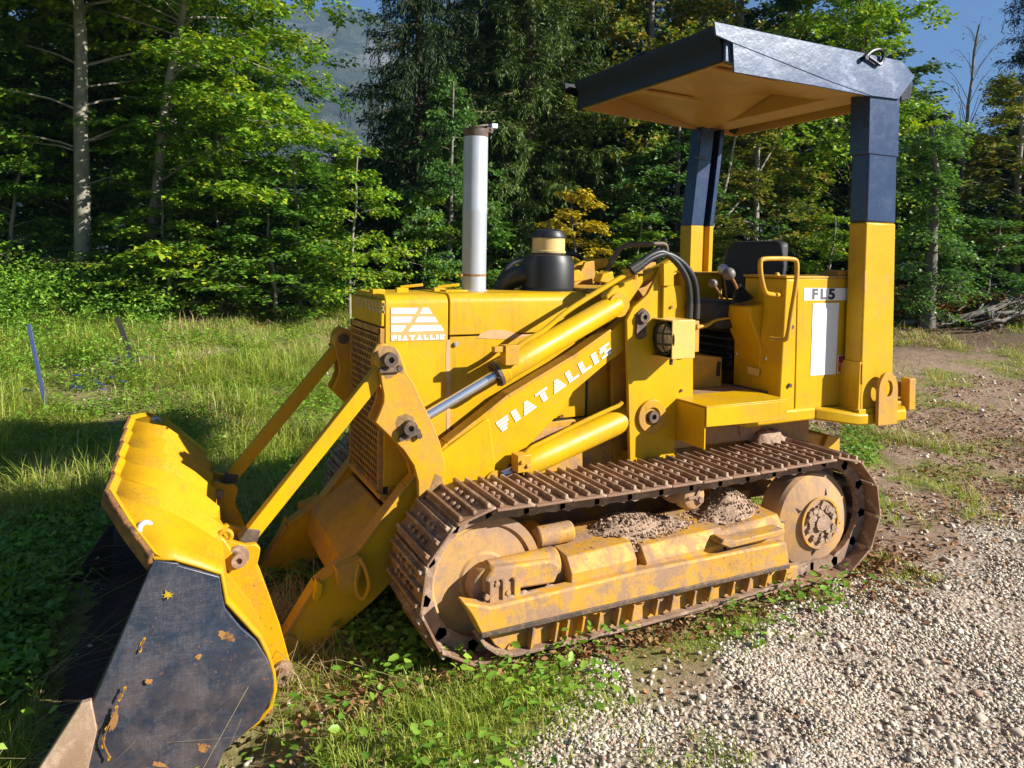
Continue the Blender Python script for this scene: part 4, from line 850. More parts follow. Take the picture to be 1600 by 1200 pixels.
# hoses and rail on the far side of the hood
fh = part('hydraulic_hose', MB().tube([PY(u, v, 4.0) for u, v in ((778, 449), (785, 430), (800, 412), (830, 402), (880, 396), (905, 400), (912, 412))], 0.016, 12, 4), M['rubber'], L)
part('oil_pipe', MB().tube([PY(u, v, 3.95) for u, v in ((787, 449), (797, 432), (825, 412), (870, 405))], 0.012, 10, 3).tube([PY(u, v, 3.95) for u, v in ((797, 449), (806, 434), (835, 420))], 0.012, 10, 3), M['yellow_dusty'], L)
gr = part('guard_rail', MB().tube([PY(u, v, 3.80) for u, v in ((925, 455), (943, 432), (955, 410), (968, 390), (982, 383), (1010, 382), (1035, 381), (1041, 386), (1042, 400))], 0.015, 12, 3), M['grease'], L)
bx = MB(); p = PY(893, 437, 3.72); bx.side(XZ([(886, 424), (900, 421), (907, 430), (906, 438), (888, 441)], 3.7), 3.66, 3.76); bx.side(XZ([(934, 440), (939, 428), (955, 424), (958, 444)], 3.7), 3.68, 3.76)
bx.side(XZ([(885, 420), (905, 408), (925, 404), (945, 404), (945, 416), (920, 424), (905, 440), (960, 444), (960, 430), (1010, 428), (1060, 425), (1060, 470), (885, 450)], 3.9), 3.86, 3.90)
part('far_bracket', bx, M['yellow'], L, 0.006)
# ---------------- canopy and posts
PN = 2.82
def post_poly(y, l): return [PY(u, v, y) for u, v in l]
# near post: box section, slightly wider at the foot
pt = [PY(1361, 153, PN), PY(1404, 157, PN), PY(1400, 345, PN), PY(1398, 640, PN), PY(1343, 640, PN), PY(1354, 348, PN)]
xs = dict(tl=pt[0].x, tr=pt[1].x, mr=pt[2].x, br=pt[3].x-0.02, bl=pt[4].x, ml=pt[5].x)
zc = PY(1378, 348, PN).z; ztop = 2.60; zbot = 0.818; pd = 0.115
def post(mirror):
    f_ = (lambda q: q.mir()) if mirror else (lambda q: q)
    lo = MB().side([(xs['bl'], zbot), (xs['br'], zbot), (xs['mr'], zc), (xs['ml'], zc)], PN, PN+pd)
    up = MB().side([(xs['ml'], zc), (xs['mr'], zc), (xs['tr'], ztop), (xs['tl'], ztop)], PN, PN+pd)
    P0 = part('canopy_post', f_(lo), M['yellow'], L, 0.010)
    part('post_upper', f_(up), M['black_sky_sheen'], P0, 0.010)
    lap = MB().side([(xs['ml']-0.006, 2.24), (xs['tr']+0.004, 2.24), (xs['tr']+0.004, ztop), (xs['ml']-0.006, ztop)], PN-0.006, PN+pd+0.004); part('post_sleeve', f_(lap), M['black_sky_sheen'], P0, 0.004)
    fl_ = MB().prism([(xs['bl']-0.004, PN+pd, 1.10), (xs['bl']-0.004, PN+0.002, 1.10), (xs['bl']-0.012, PN+0.002, .83), (xs['bl']-0.012, PN+pd+0.10, .83)], (0.02, 0, 0)); part('post_gusset', f_(fl_), M['yellow'], P0, 0.004)
    ft = MB().box(xs['bl']-0.02, xs['br']-0.12, PN-0.012, PN+pd+0.06, zbot-0.002, zbot+0.024); part('foot_plate', f_(ft), M['yellow'], P0, 0.003)
    e_ = MB().box(xs['ml']-0.01, xs['ml']+0.006, PN-0.004, PN+0.02, 0.98, 1.09).box(xs['ml']-0.008, xs['ml']+0.006, PN-0.004, PN+0.02, 1.49, 1.6); part('hinge_leaf', f_(e_), M['yellow_dusty'], P0, 0.002)
    # round eye plate at the foot
    ec = PY(1386, 610, 2.775); pts = []
    for k in range(13): t = PI*k/12; pts.append((ec.x+0.075*math.cos(t), ec.z+0.0+0.095*math.sin(t)))
    pts += [(ec.x-0.075, 0.745), (ec.x+0.075, 0.745)]
    el = MB(); n = 24
    ring = [(ec.x+0.032*math.cos(2*PI*k/n), ec.z+0.01+0.045*math.sin(2*PI*k/n)) for k in range(n)]
    outer = []
    for k in range(n):
        t = 2*PI*k/n; dx, dz = math.cos(t), math.sin(t)
        ox = max(-0.078, min(0.078, dx*0.095*1.2)); oz = dz*0.095*1.1 if dz > 0 else max(-(ec.z-0.752), dz*0.30)
        if dz > 0: ox = 0.078*dx; oz = 0.10*dz
        outer.append((ec.x+ox, ec.z+oz))
    vs = [(x, 2.765, z) for x, z in ring]+[(x, 2.765, z) for x, z in outer]+[(x, 2.785, z) for x, z in ring]+[(x, 2.785, z) for x, z in outer]; fs = []
    for k in range(n):
        j = (k+1) % n; fs += [(k, j, n+j, n+k), (2*n+k, 3*n+k, 3*n+j, 2*n+j), (k, 2*n+k, 2*n+j, j), (n+k, n+j, 3*n+j, 3*n+k)]
    el.add(vs, fs); part('tow_eye', f_(el), M['yellow_dusty'], P0, 0.003)
    return P0
post(False)
yi_ = my(PN+pd); yo_ = my(PN)
def far_post():
    q = lambda u, v: PY(u, v, yi_)
    tp, md, bt = (q(1095, 205), q(1131, 205)), (q(1080, 352), q(1115, 352)), (q(1076, 430), q(1109, 430))
    def sec(a, b, mat, name, par, f0, f1, ya_, yb_):
        (a0, a1), (b0, b1) = a, b; L1 = lambda p, r, f: (p.x+(r.x-p.x)*f, p.z)
        return part(name, MB().side([L1(b0, b1, f0), L1(b0, b1, f1), L1(a0, a1, f1), L1(a0, a1, f0)], ya_, yb_), mat, par, 0.004)
    ext = Vector((0, 0, -0.75)); bt2 = (bt[0]+ext, bt[1]+ext); tp2 = (tp[0]+Vector((0.01, 0, .03)), tp[1]+Vector((0.01, 0, .03)))
    P1 = sec(md, bt2, M['yellow'], 'canopy_post', L, 0, 0.55, yi_, yo_)
    sec(md, bt2, M['yellow'], 'post_channel', P1, 0.55, 0.82, yi_+0.05, yo_); sec(md, bt2, M['yellow'], 'post_edge', P1, 0.82, 1.0, yi_, yo_)
    sec(tp2, md, M['black_sky_sheen'], 'post_upper', P1, 0, 0.55, yi_, yo_); sec(tp2, md, M['black'], 'post_channel', P1, 0.55, 0.82, yi_+0.05, yo_); sec(tp2, md, M['black_sky_sheen'], 'post_edge', P1, 0.82, 1.0, yi_, yo_)
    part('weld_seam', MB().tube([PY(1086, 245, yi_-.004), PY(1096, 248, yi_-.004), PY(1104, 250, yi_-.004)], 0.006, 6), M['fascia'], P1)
far_post()
hitch = MB().box(3.93, 4.12, 3.0, 3.03, 0.84, 0.93).box(3.93, 4.14, 2.96, my(2.96), 0.80, 0.825).box(4.06, 4.12, 2.93, 2.99, 0.77, 0.96).box(4.06, 4.12, my(2.99), my(2.93), 0.77, 0.96)
part('rear_hitch', hitch, M['yellow_dusty'], L, 0.006)
# roof
RY0, RY1 = 2.84, 4.18
rx0 = PY(1129, 93.5, RY0).x; rx1 = 3.80
roofz = 2.80
rf = MB().prism([(rx0-0.03, RY0, 2.78), (rx0+0.0, RY0, 2.800), (rx1-0.05, RY0, 2.765), (rx1-0.02, RY0, 2.74), (rx1-0.02, RY0, 2.725), (rx0-0.03, RY0, 2.765)], (0, RY1-RY0, 0))
roof = part('canopy_roof', rf, M['black'], L, 0.004)
fa = MB().prism([(rx0-0.008, RY0, 2.612), (rx0-0.014, RY0, 2.70), (rx0-0.045, RY0, 2.765), (rx0-0.045, RY0, 2.785), (rx0, RY0, 2.79), (rx0+0.006, RY0, 2.612)], (0, RY1-RY0, 0)); part('front_fascia', fa, M['black'], roof, 0.003)
c5 = lambda a, b, y: PY(860+a/2.6667, b/2.6667, y)
sf1 = [c5(a, b, 2.80) for a, b in ((682, 88), (1000, 157), (1465, 253), (1520, 320), (1452, 414), (1340, 400), (1180, 345), (760, 178), (690, 147))]
sf1f = [Vector((p.x, 0, max(p.z, 2.60))) for p in sf1]
sf2 = [c5(a, b, 2.803) for a, b in ((760, 174), (1180, 343), (1345, 403), (1100, 357), (766, 301))]
for mirror in (False, True):
    a_ = MB().prism([(p.x, 2.80, max(p.z, 2.62 if mirror else 0)) for p in sf1], (0, 0.012, 0)); b_ = MB().prism([(p.x, 2.803, p.z) for p in sf2], (0, 0.012, 0))
    a_.prism([(rx0, 2.82, 2.612), (rx0+0.06, 2.82, 2.605), (rx0+0.06, 2.82, 2.70), (rx0, 2.82, 2.71)], (0, 0.02, 0))
    q = part('side_fascia', a_.mir() if mirror else a_, M['black' if mirror else 'fascia'], roof, 0.003, label='glossy black side fascia, near one coloured with sky sheen')
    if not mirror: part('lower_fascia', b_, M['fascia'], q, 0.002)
    # rear corner flap
    k1, k2, k3, k4 = [c5(a, b, 2.80) for a, b in ((1465, 253), (1520, 322), (1452, 414), (1430, 395))]
    fp_ = MB().add([k1, k3, k4+Vector((0.05, 0.10, 0)), Vector((k1.x+0.10, 2.98, k1.z-0.01)), Vector((k3.x+0.16, 2.98, k3.z+0.05)), Vector((k3.x+0.08, 2.9, k3.z-0.0))], [(0, 1, 5, 4, 3), (3, 4, 5, 2), (0, 3, 2), (1, 0, 2), (1, 2, 5)])
    part('corner_flap', fp_.mir() if mirror else fp_, M['black'], q)
    hk = MB().tube([c5(a, b, 2.795)+Vector((0, -0.01, 0)) for a, b in ((1300, 244), (1310, 236), (1335, 215), (1365, 209), (1380, 225), (1378, 250), (1365, 270), (1345, 258), (1318, 240))], 0.010, 8, 3)
    hk.cyl(c5(1300, 244, 2.80), c5(1300, 244, 2.80)+Vector((0, -0.03, 0)), 0.014, n=8)
    part('lifting_hook', hk.mir() if mirror else hk, M['black'], q)
part('rear_fascia', MB().prism([(3.80, RY0, 2.74), (3.90, RY0, 2.68), (3.88, RY0, 2.58), (3.80, RY0, 2.56)], (0, RY1-RY0, 0)), M['black'], roof, 0.004)
un = MB().prism([(rx0+0.008, RY0+0.014, 2.722), (3.79, RY0+0.014, 2.690), (3.79, RY0+0.014, 2.684), (rx0+0.008, RY0+0.014, 2.716)], (0, RY1-RY0-0.028, 0))
un.prism([(rx0+0.008, RY0+0.012, 2.606), (rx0+0.018, RY0+0.012, 2.606), (rx0+0.018, RY0+0.012, 2.72), (rx0+0.008, RY0+0.012, 2.72)], (0, RY1-RY0-0.024, 0))
un.prism([(3.78, RY0+0.012, 2.545), (3.79, RY0+0.012, 2.545), (3.79, RY0+0.012, 2.69), (3.78, RY0+0.012, 2.69)], (0, RY1-RY0-0.024, 0))
for y in (RY0+0.012, RY1-0.024): un.prism([(rx0+0.02, y, 2.606), (3.79, y, 2.545), (3.79, y, 2.69), (rx0+0.02, y, 2.72)], (0, 0.012, 0))
und = part('lining', un, M['yellow_under'], roof, 0.002)
# cross beam above the posts with long tapering gussets
xb0, xb1 = xs['tl']-0.02, xs['tr']-0.02
cbm = MB().box(xb0, xb1, RY0+0.03, RY1-0.03, 2.585, 2.69)
for y0_, y1_ in ((PN+0.02, PN+0.14), (my(PN+0.14), my(PN+0.02))):
    pass
for s_ in (0, 1):
    yy = RY0+0.03 if s_ == 0 else RY1-0.03; yi = RY0+0.35 if s_ == 0 else RY1-0.35
    cbm.add([(xb0, yy, 2.56), (xb0, yi, 2.60), (xb0-0.75, yy, 2.71), (xb0-0.02, yi+(0.35 if s_ == 0 else -0.35), 2.70), (xb0, yy, 2.70), (xb0, yi, 2.70)], [(0, 1, 2), (1, 3, 2), (0, 2, 4), (1, 5, 3), (0, 4, 5, 1)])
part('lining_beam', cbm, M['yellow_under'], und, 0.004)
for y in (3.2, 3.83):
    rb_ = MB().prism([(rx0+0.05, y, 2.708), (xb0, y, 2.690), (xb0, y, 2.665), (rx0+0.05, y, 2.695)], (0, 0.05, 0)); part('lining_rib', rb_, M['yellow_under'], und, 0.003)
# ================================================================ the place
ROOT0 = Vector((0, 0, 0))
rg = np.random.default_rng(11)
def sstep(a, b, x):
    t = np.clip((x-a)/(b-a), 0, 1); return t*t*(3-2*t)
class VN:
    "tileable value noise for numpy"
    def __init__(s, seed, n=64): s.g = np.random.default_rng(seed).random((n, n)); s.n = n
    def __call__(s, x, y):
        xi = np.floor(x).astype(int); yi = np.floor(y).astype(int); fx = x-xi; fy = y-yi
        fx = fx*fx*(3-2*fx); fy = fy*fy*(3-2*fy); g = s.g; n = s.n
        a = g[xi % n, yi % n]; b = g[(xi+1) % n, yi % n]; c = g[xi % n, (yi+1) % n]; d = g[(xi+1) % n, (yi+1) % n]
        return (a*(1-fx)+b*fx)*(1-fy)+(c*(1-fx)+d*fx)*fy
v1, v2, v3, v4 = VN(1), VN(2), VN(3), VN(4)
def fbm(x, y, f=1.0, o=4, s=0):
    r = 0; a = 0.5; t = 0
    for k in range(o): r = r+a*[v1, v2, v3, v4][(k+s) % 4](x*f+13*k, y*f+7*k); t += a; a *= 0.5; f *= 2.03
    return r/t
FW = np.array([math.sin(ya), math.cos(ya)]); RT = np.array([math.cos(ya), -math.sin(ya)])
def height(x, y):
    d = x*FW[0]+y*FW[1]; l = x*RT[0]+y*RT[1]
    h = (0.46+0.12*sstep(0, 5, l))*sstep(5.5, 13.5, d)+0.06*(fbm(x, y, 0.5, 3)-0.5)*sstep(3.5, 6, d)
    h = h+0.22*sstep(-1.0, -5.0, l)*sstep(4.5, 9, d)+0.9*sstep(16, 34, d)
    h = h-0.055*sstep(1.0, 0.3, x)*sstep(6, 3, d)-0.15*np.exp(-(((x-0.0)/0.42)**4+((y-2.50)/0.34)**4))
    near = np.exp(-(((x-2.2)/2.2)**4+((y-3.5)/1.1)**4))
    h = h+0.05*(fbm(x, y, 1.7, 3, 1)-0.5)*(1-near)+0.018*(fbm(x, y, 6, 3, 2)-0.5)*(1-near)
    tr = np.exp(-((y-2.35)/0.12)**2)*0.02*sstep(0.8, 1.5, x)
    return h+tr+0.012*sstep(1.5, 3.2, x)*near
# masks (world ground positions)
def gravel_mask(x, y):
    "crushed stone of the yard in front of the machine, a ragged edge towards the tracks"
    bx = [(-3, 1.5), (0.40, 1.75), (0.75, 2.14), (1.3, 2.34), (2.3, 2.45), (3.3, 2.55), (4.2, 2.72), (6.0, 3.15), (9.0, 3.9), (14, 5.4)]
    e = np.interp(x, [b[0] for b in bx], [b[1] for b in bx])
    n = fbm(x, y, 2.2, 4)-0.5; w = 0.14+0.03*np.clip(x-2, 0, 5)
    left = sstep(0.18, 0.55, x+0.35*(y-1.4)+n*0.5)
    return sstep(e+w, e-w, y+n*0.9)*left
def grass_mask(x, y):
    d = x*FW[0]+y*FW[1]; l = x*RT[0]+y*RT[1]
    n = fbm(x, y, 1.3, 4, 1); n2 = fbm(x, y, 4.0, 3, 2)
    left = sstep(0.9, -0.1, l-0.10*(d-4)+(n-0.5)*1.2)*(0.45+0.55*sstep(0.36, 0.56, n2*0.5+n*0.5))
    left = left*(1-0.92*np.exp(-(((x-0.50)/0.16)**2+((y-2.25)/0.42)**2)))
    g = gravel_mask(x, y)
    strip = np.exp(-((y-(2.42+0.10*(x-1)))/0.20)**2)*sstep(0.5, 0.8, x)*sstep(3.6, 2.6, x)*1.1
    right = sstep(0.46, 0.58, n*0.6+n2*0.4)*0.9*(1-sstep(0.3, 0.7, g))
    sp = sstep(0.60, 0.70, n*0.45+n2*0.55)*0.35*sstep(-0.3, 0.4, g-0.2)
    return np.clip(np.maximum(np.maximum(left*(1-g*0.85), strip*sstep(0.33, 0.50, n2+0.12)), np.maximum(right*sstep(3.2, 4.5, d), sp)), 0, 1)
def axis(lo, hi, step, n, far):
    a = list(np.arange(lo, hi, step)); s = step; x = hi
    while x < far: a.append(x); s *= 1.12; x += s
    s = step; x = lo-step; b = []
    while x > -far: b.append(x); s *= 1.12; x -= s
    return np.array(b[::-1]+a)
gxs = axis(-2.5, 8, 0.035, 0, 420); gys = axis(0.6, 9, 0.035, 0, 420)
GX, GY = np.meshgrid(gxs, gys, indexing='ij'); GZ = height(GX, GY)
GZ = GZ+0.010*(rg.random(GX.shape)-0.5)*(np.abs(GX) < 10)
def grid_mesh(name, X, Y, Z, mat, attrs=None):
    nx, ny = X.shape; co = np.stack([X, Y, Z], -1).reshape(-1, 3).astype(np.float32)
    i, j = np.meshgrid(np.arange(nx-1), np.arange(ny-1), indexing='ij'); a = (i*ny+j).ravel()
    q = np.stack([a, a+ny, a+ny+1, a+1], 1).astype(np.int32)
    me = bpy.data.meshes.new(name); me.vertices.add(len(co)); me.vertices.foreach_set('co', co.ravel())
    me.loops.add(q.size); me.loops.foreach_set('vertex_index', q.ravel()); me.polygons.add(len(q))
    me.polygons.foreach_set('loop_start', np.arange(0, q.size, 4, dtype=np.int32)); me.polygons.foreach_set('loop_total', np.full(len(q), 4, np.int32)) if False else None
    me.update(calc_edges=True); me.polygons.foreach_set('use_smooth', np.ones(len(q), bool))
    for k, v in (attrs or {}).items():
        at_ = me.attributes.new(k, 'FLOAT', 'POINT'); at_.data.foreach_set('value', v.astype(np.float32).ravel())
    me.validate(); return link_mesh(name, me, mat)
def soup(name, co, nper, mat, smooth=False, faces=None, parent=None):
    "many identical small pieces: co (N, k, 3); faces is the local face list (all the same size)"
    N_, k = co.shape[0], co.shape[1]; F = np.array(faces, np.int32); fs = F.shape[1]
    idx = (np.arange(N_)[:, None, None]*k+F[None]).reshape(-1, fs).astype(np.int32)
    me = bpy.data.meshes.new(name); me.vertices.add(N_*k); me.vertices.foreach_set('co', co.astype(np.float32).ravel())
    me.loops.add(idx.size); me.loops.foreach_set('vertex_index', idx.ravel()); me.polygons.add(len(idx))
    me.polygons.foreach_set('loop_start', np.arange(0, idx.size, fs, dtype=np.int32))
    me.update(calc_edges=True)
    if smooth: me.polygons.foreach_set('use_smooth', np.ones(len(idx), bool))
    return link_mesh(name, me, mat, parent)

def leaf_mat(name, cols, trans=0.24, rough=0.5, patch=0.6):
    m, nt, b, out = new_mat(name); geo = nt.nodes.new('ShaderNodeNewGeometry')
    co = coord(nt, kind='Object'); n = noise(nt, co, patch, 3)
    f = mth(nt, 'ADD', mth(nt, 'MULTIPLY', geo.outputs['Random Per Island'], 0.55), mth(nt, 'MULTIPLY', n, 0.55))
    k = len(cols); c = ramp(nt, f, [(0.15+0.75*i/(k-1), cols[i]) for i in range(k)])
    nt.links.new(c, b.inputs['Base Color']); b.inputs['Roughness'].default_value = rough; b.inputs['Specular IOR Level'].default_value = 0.35
    tr = nt.nodes.new('ShaderNodeBsdfTranslucent'); c2 = mix(nt, 0.6, c, (0.35, 0.42, 0.02), 'MULTIPLY')
    bright = mix(nt, 1.0, c, (1.5, 1.5, 0.6), 'MULTIPLY'); nt.links.new(bright, tr.inputs[0])
    mx = nt.nodes.new('ShaderNodeMixShader'); mx.inputs[0].default_value = trans
    nt.links.new(b.outputs[0], mx.inputs[1]); nt.links.new(tr.outputs[0], mx.inputs[2]); nt.links.new(mx.outputs[0], out.inputs[0]); return m
def bark(name, c1, c2, sc=6):
    m, nt, b, out = new_mat(name); co = coord(nt, (1, 1, 0.35)); n = noise(nt, co, sc, 6, 0.65); n2 = noise(nt, co, sc*0.25, 3)
    c = mix(nt, ramp(nt, n, [(0.35, 0), (0.65, 1)]), c1, c2); c = mix(nt, ramp(nt, n2, [(0.55, 0), (0.7, 0.6)]), c, tuple(x*0.5 for x in c2))
    nt.links.new(c, b.inputs['Base Color']); b.inputs['Roughness'].default_value = 0.9; bump(nt, b, n, 0.6, 0.03); return m
B = {}
B['beech'] = leaf_mat('beech_leaves', [(0.035, 0.10, 0.016), (0.08, 0.20, 0.026), (0.16, 0.31, 0.030), (0.32, 0.40, 0.03)])
B['beech_lit'] = leaf_mat('sunlit_beech_leaves', [(0.06, 0.16, 0.018), (0.14, 0.29, 0.025), (0.27, 0.40, 0.028), (0.48, 0.48, 0.02)])  # brighter, yellower copy of the beech greens with sunlight put into them
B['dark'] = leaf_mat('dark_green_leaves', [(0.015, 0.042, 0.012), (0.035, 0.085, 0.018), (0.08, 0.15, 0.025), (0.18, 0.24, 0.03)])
B['maple'] = leaf_mat('broad_green_leaves', [(0.04, 0.11, 0.025), (0.09, 0.20, 0.04), (0.17, 0.29, 0.05)], patch=1.0)
B['gold'] = leaf_mat('golden_leaves', [(0.20, 0.22, 0.02), (0.50, 0.38, 0.02), (0.65, 0.42, 0.015)])
B['russet'] = leaf_mat('russet_leaves', [(0.06, 0.14, 0.018), (0.14, 0.22, 0.026), (0.28, 0.27, 0.03), (0.44, 0.20, 0.04)])
B['brown'] = leaf_mat('brown_leaves', [(0.10, 0.08, 0.025), (0.22, 0.10, 0.03), (0.34, 0.15, 0.05)])
B['ivy'] = leaf_mat('ivy_leaves', [(0.05, 0.13, 0.03), (0.11, 0.23, 0.045), (0.22, 0.36, 0.08)], rough=0.35)
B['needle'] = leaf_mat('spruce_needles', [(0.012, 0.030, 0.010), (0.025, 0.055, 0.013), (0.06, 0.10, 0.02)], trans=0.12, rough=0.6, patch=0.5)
B['needle_lit'] = leaf_mat('sunny_spruce_needles', [(0.03, 0.065, 0.014), (0.07, 0.12, 0.02), (0.13, 0.19, 0.03)], trans=0.15, rough=0.6, patch=0.5)  # lighter copy of the needle greens, sunlight put into the colour
B['bark_pale'] = bark('pale_beech_bark', (0.36, 0.32, 0.25), (0.20, 0.18, 0.13), 8)
B['bark'] = bark('brown_bark', (0.16, 0.11, 0.07), (0.08, 0.055, 0.035), 12)
B['bark_grey'] = bark('grey_bark', (0.22, 0.20, 0.17), (0.11, 0.095, 0.075), 10)

LEAF_F = [(0, 1, 2, 3)]
def leaves_from(P, A, Nn, L_, W_):
    "P base, A unit axis, Nn approx normal, L length, W width arrays -> (N,4,3) folded diamonds"
    S = np.cross(A, Nn); S /= np.linalg.norm(S, axis=1)[:, None]+1e-9; Up = np.cross(S, A)
    L_ = L_[:, None]; W_ = W_[:, None]
    return np.stack([P, P+A*L_*0.45+S*W_*0.5+Up*W_*0.15, P+A*L_-Up*L_*0.08, P+A*L_*0.45-S*W_*0.5+Up*W_*0.15], 1)
def leaves6(P, A, Nn, L_, W_):
    S = np.cross(A, Nn); S /= np.linalg.norm(S, axis=1)[:, None]+1e-9; Up = np.cross(S, A); L_ = L_[:, None]; W_ = W_[:, None]
    return np.stack([P, P+A*L_*.28+S*W_*.42+Up*W_*.16, P+A*L_*.68+S*W_*.40+Up*W_*.10, P+A*L_, P+A*L_*.68-S*W_*.40+Up*W_*.10, P+A*L_*.28-S*W_*.42+Up*W_*.16], 1)
LEAF6_F = [(0, 1, 2, 3), (0, 3, 4, 5)]
def unit(v): return v/(np.linalg.norm(v, axis=-1, keepdims=True)+1e-9)
TPL = {}
def broad_template(key, seed, H=9.0, R=3.2, limbs=70, twigs=13, per=26, z0=0.4, leaf=0.075, lean=(0, 0), flat=0.85, up=0.25, tr=0.15, droop=0.25, profile=None, limb_r=0.018, bare=0.0, skip=None, wild=0.4):
    r = np.random.default_rng(seed)
    tz = np.linspace(0, H, 12); wob = np.cumsum(r.normal(0, 0.05, (12, 2)), 0)*np.linspace(0, 1, 12)[:, None]
    tp = np.stack([wob[:, 0]+lean[0]*tz, wob[:, 1]+lean[1]*tz, tz], 1)
    tk = MB(); tk.tube([tuple(p) for p in tp], [tr*(1-0.8*i/11)+0.01 for i in range(12)], 10, 2)
    tk.lathe([(tr*1.5, -0.3), (tr*1.25, 0.05), (tr*1.02, 0.35)], (tp[0][0], tp[0][1], 0), (0, 0, 1), 12)
    LP = []; LA = []; LN = []
    for i in range(limbs):
        t = (i+r.random())/limbs; z = z0+(H-z0)*t**0.9; az = i*2.399+r.normal(0, wild); z += r.normal(0, 0.12)
        if skip and z < skip[2] and skip[0] <= math.degrees(az) % 360 <= skip[1]: continue
        base = np.array([np.interp(z, tz, tp[:, 0]), np.interp(z, tz, tp[:, 1]), z])
        pr = (1-t)**0.6*(0.6+0.4*min(1, t*5)) if profile is None else profile(t)
        Lb = R*max(0.25, pr)*r.uniform(0.75, 1.15); d = np.array([math.cos(az), math.sin(az), 0])
        s = np.linspace(0, 1, 8); q = base[None]+d[None]*(s*Lb)[:, None]; q[:, 2] += up*Lb*np.sin(s*1.6)-droop*Lb*s**2.2
        q += np.cumsum(r.normal(0, 0.035*Lb, (8, 3)), 0)*s[:, None]
        rr = limb_r*(0.5+0.5*pr)*(Lb/2.0)**0.5
        tk.tube([tuple(p) for p in q], [rr*(1-0.8*k/7)+0.003 for k in range(8)], 5, 0)
        if r.random() < bare: continue
        for w in range(twigs):
            u_ = 0.22+0.78*(w+r.random())/twigs; c = np.array([np.interp(u_, s, q[:, k]) for k in range(3)])
            sd = 1 if w % 2 else -1; ang = az+sd*r.uniform(0.5, 1.1); tl = Lb*0.30*r.uniform(0.6, 1.3)*(1.15-u_*0.6)+0.12
            td = np.array([math.cos(ang), math.sin(ang), r.normal(0.0, 0.12 if wild < 1 else 0.42)-droop*0.3]); m_ = int(per*min(1.5, tl/0.6)*r.uniform(0.7, 1.2))+2
            v = r.random(m_); pp = c[None]+td[None]*(v*tl)[:, None]; sg = np.where(np.arange(m_) % 2, 1, -1)
            pp += r.normal(0, 0.045, (m_, 3))*np.array([1, 1, 0.9]); la = ang+sg*r.uniform(0.4, 1.3, m_)
            LP.append(pp); LA.append(np.stack([np.cos(la), np.sin(la), r.normal(-0.25, 0.3, m_)], 1)); LN.append(np.stack([r.normal(0, 1-flat+0.12, m_), r.normal(0, 1-flat+0.12, m_), np.ones(m_)], 1))
    P_ = np.concatenate(LP); A_ = unit(np.concatenate(LA)); N_ = unit(np.concatenate(LN)); n = len(P_)
    ll = leaf*r.uniform(0.7, 1.25, n); TPL[key] = (leaves_from(P_, A_, N_, ll, ll*r.uniform(0.6, 0.8, n)), tk)
def spruce_template(key, seed, H=13.0, R=3.0, z0=0.8, whorls=34, per=9, hang=0.55, dens=1.0):
    r = np.random.default_rng(seed); tk = MB(); tk.tube([(0, 0, -0.2), (0.02, 0, H*0.5), (0, 0, H)], [0.19, 0.12, 0.02], 10, 3); LP = []; LA = []; LN = []; LL = []; LW = []
    for i in range(whorls):
        t = (i+r.random()*0.5)/whorls; z = z0+(H-z0)*t; n_ = per
        for k in range(n_):
            az = k*2*math.pi/n_+i*0.9+r.normal(0, 0.2); Lb = R*(1-t)**0.75*r.uniform(0.6, 1.1)*(1 if z > 2 else 0.7)
            s = np.linspace(0, 1, 7); d = np.array([math.cos(az), math.sin(az), 0]); q = np.array([0, 0, z])+d[None]*(s*Lb)[:, None]
            q[:, 2] += -0.30*Lb*s+0.14*Lb*s**3; tk.tube([tuple(p) for p in q], [0.022*(1-0.8*j/6)+0.003 for j in range(7)], 4, 0)
            m_ = int(Lb*46*dens)
            for _ in range(m_//3):
                u_ = r.uniform(0.15, 1); c = np.array([np.interp(u_, s, q[:, a]) for a in range(3)]); hl = hang*r.uniform(0.2, 1.1)**1.6*(0.5+0.5*min(1, Lb/2)); kk = int(hl/0.035)+3
                v = (np.arange(kk)+r.random(kk))/kk; off = r.normal(0, 0.10, 2); pp = c[None]+np.stack([off[0]*np.ones(kk)+r.normal(0, 0.022, kk), off[1]*np.ones(kk)+r.normal(0, .022, kk), -v*hl], 1)
                LP.append(pp); a_ = r.uniform(0, 6.28, kk); LA.append(np.stack([np.cos(a_)*0.6, np.sin(a_)*0.6, -np.ones(kk)], 1)); LN.append(r.normal(0, 1, (kk, 3))); LL.append(r.uniform(0.07, 0.13, kk)); LW.append(r.uniform(0.018, 0.034, kk))
            kk = m_*3; u_ = r.uniform(0.1, 1, kk); pp = np.stack([np.interp(u_, s, q[:, a]) for a in range(3)], 1)+r.normal(0, 0.11, (kk, 3))*np.array([1, 1, .5]); sg = np.where(np.arange(kk) % 2, 1, -1)
            la = az+sg*r.uniform(0.3, 1.2, kk); LP.append(pp); LA.append(np.stack([np.cos(la), np.sin(la), r.normal(-0.3, 0.3, kk)], 1)); LN.append(np.tile([0, 0, 1.0], (kk, 1))+r.normal(0, .3, (kk, 3))); LL.append(r.uniform(0.10, 0.20, kk)); LW.append(r.uniform(0.03, 0.055, kk))
    P_ = np.concatenate(LP); TPL[key] = (leaves_from(P_, unit(np.concatenate(LA)), unit(np.concatenate(LN)), np.concatenate(LL), np.concatenate(LW)), tk)
MESH = {}
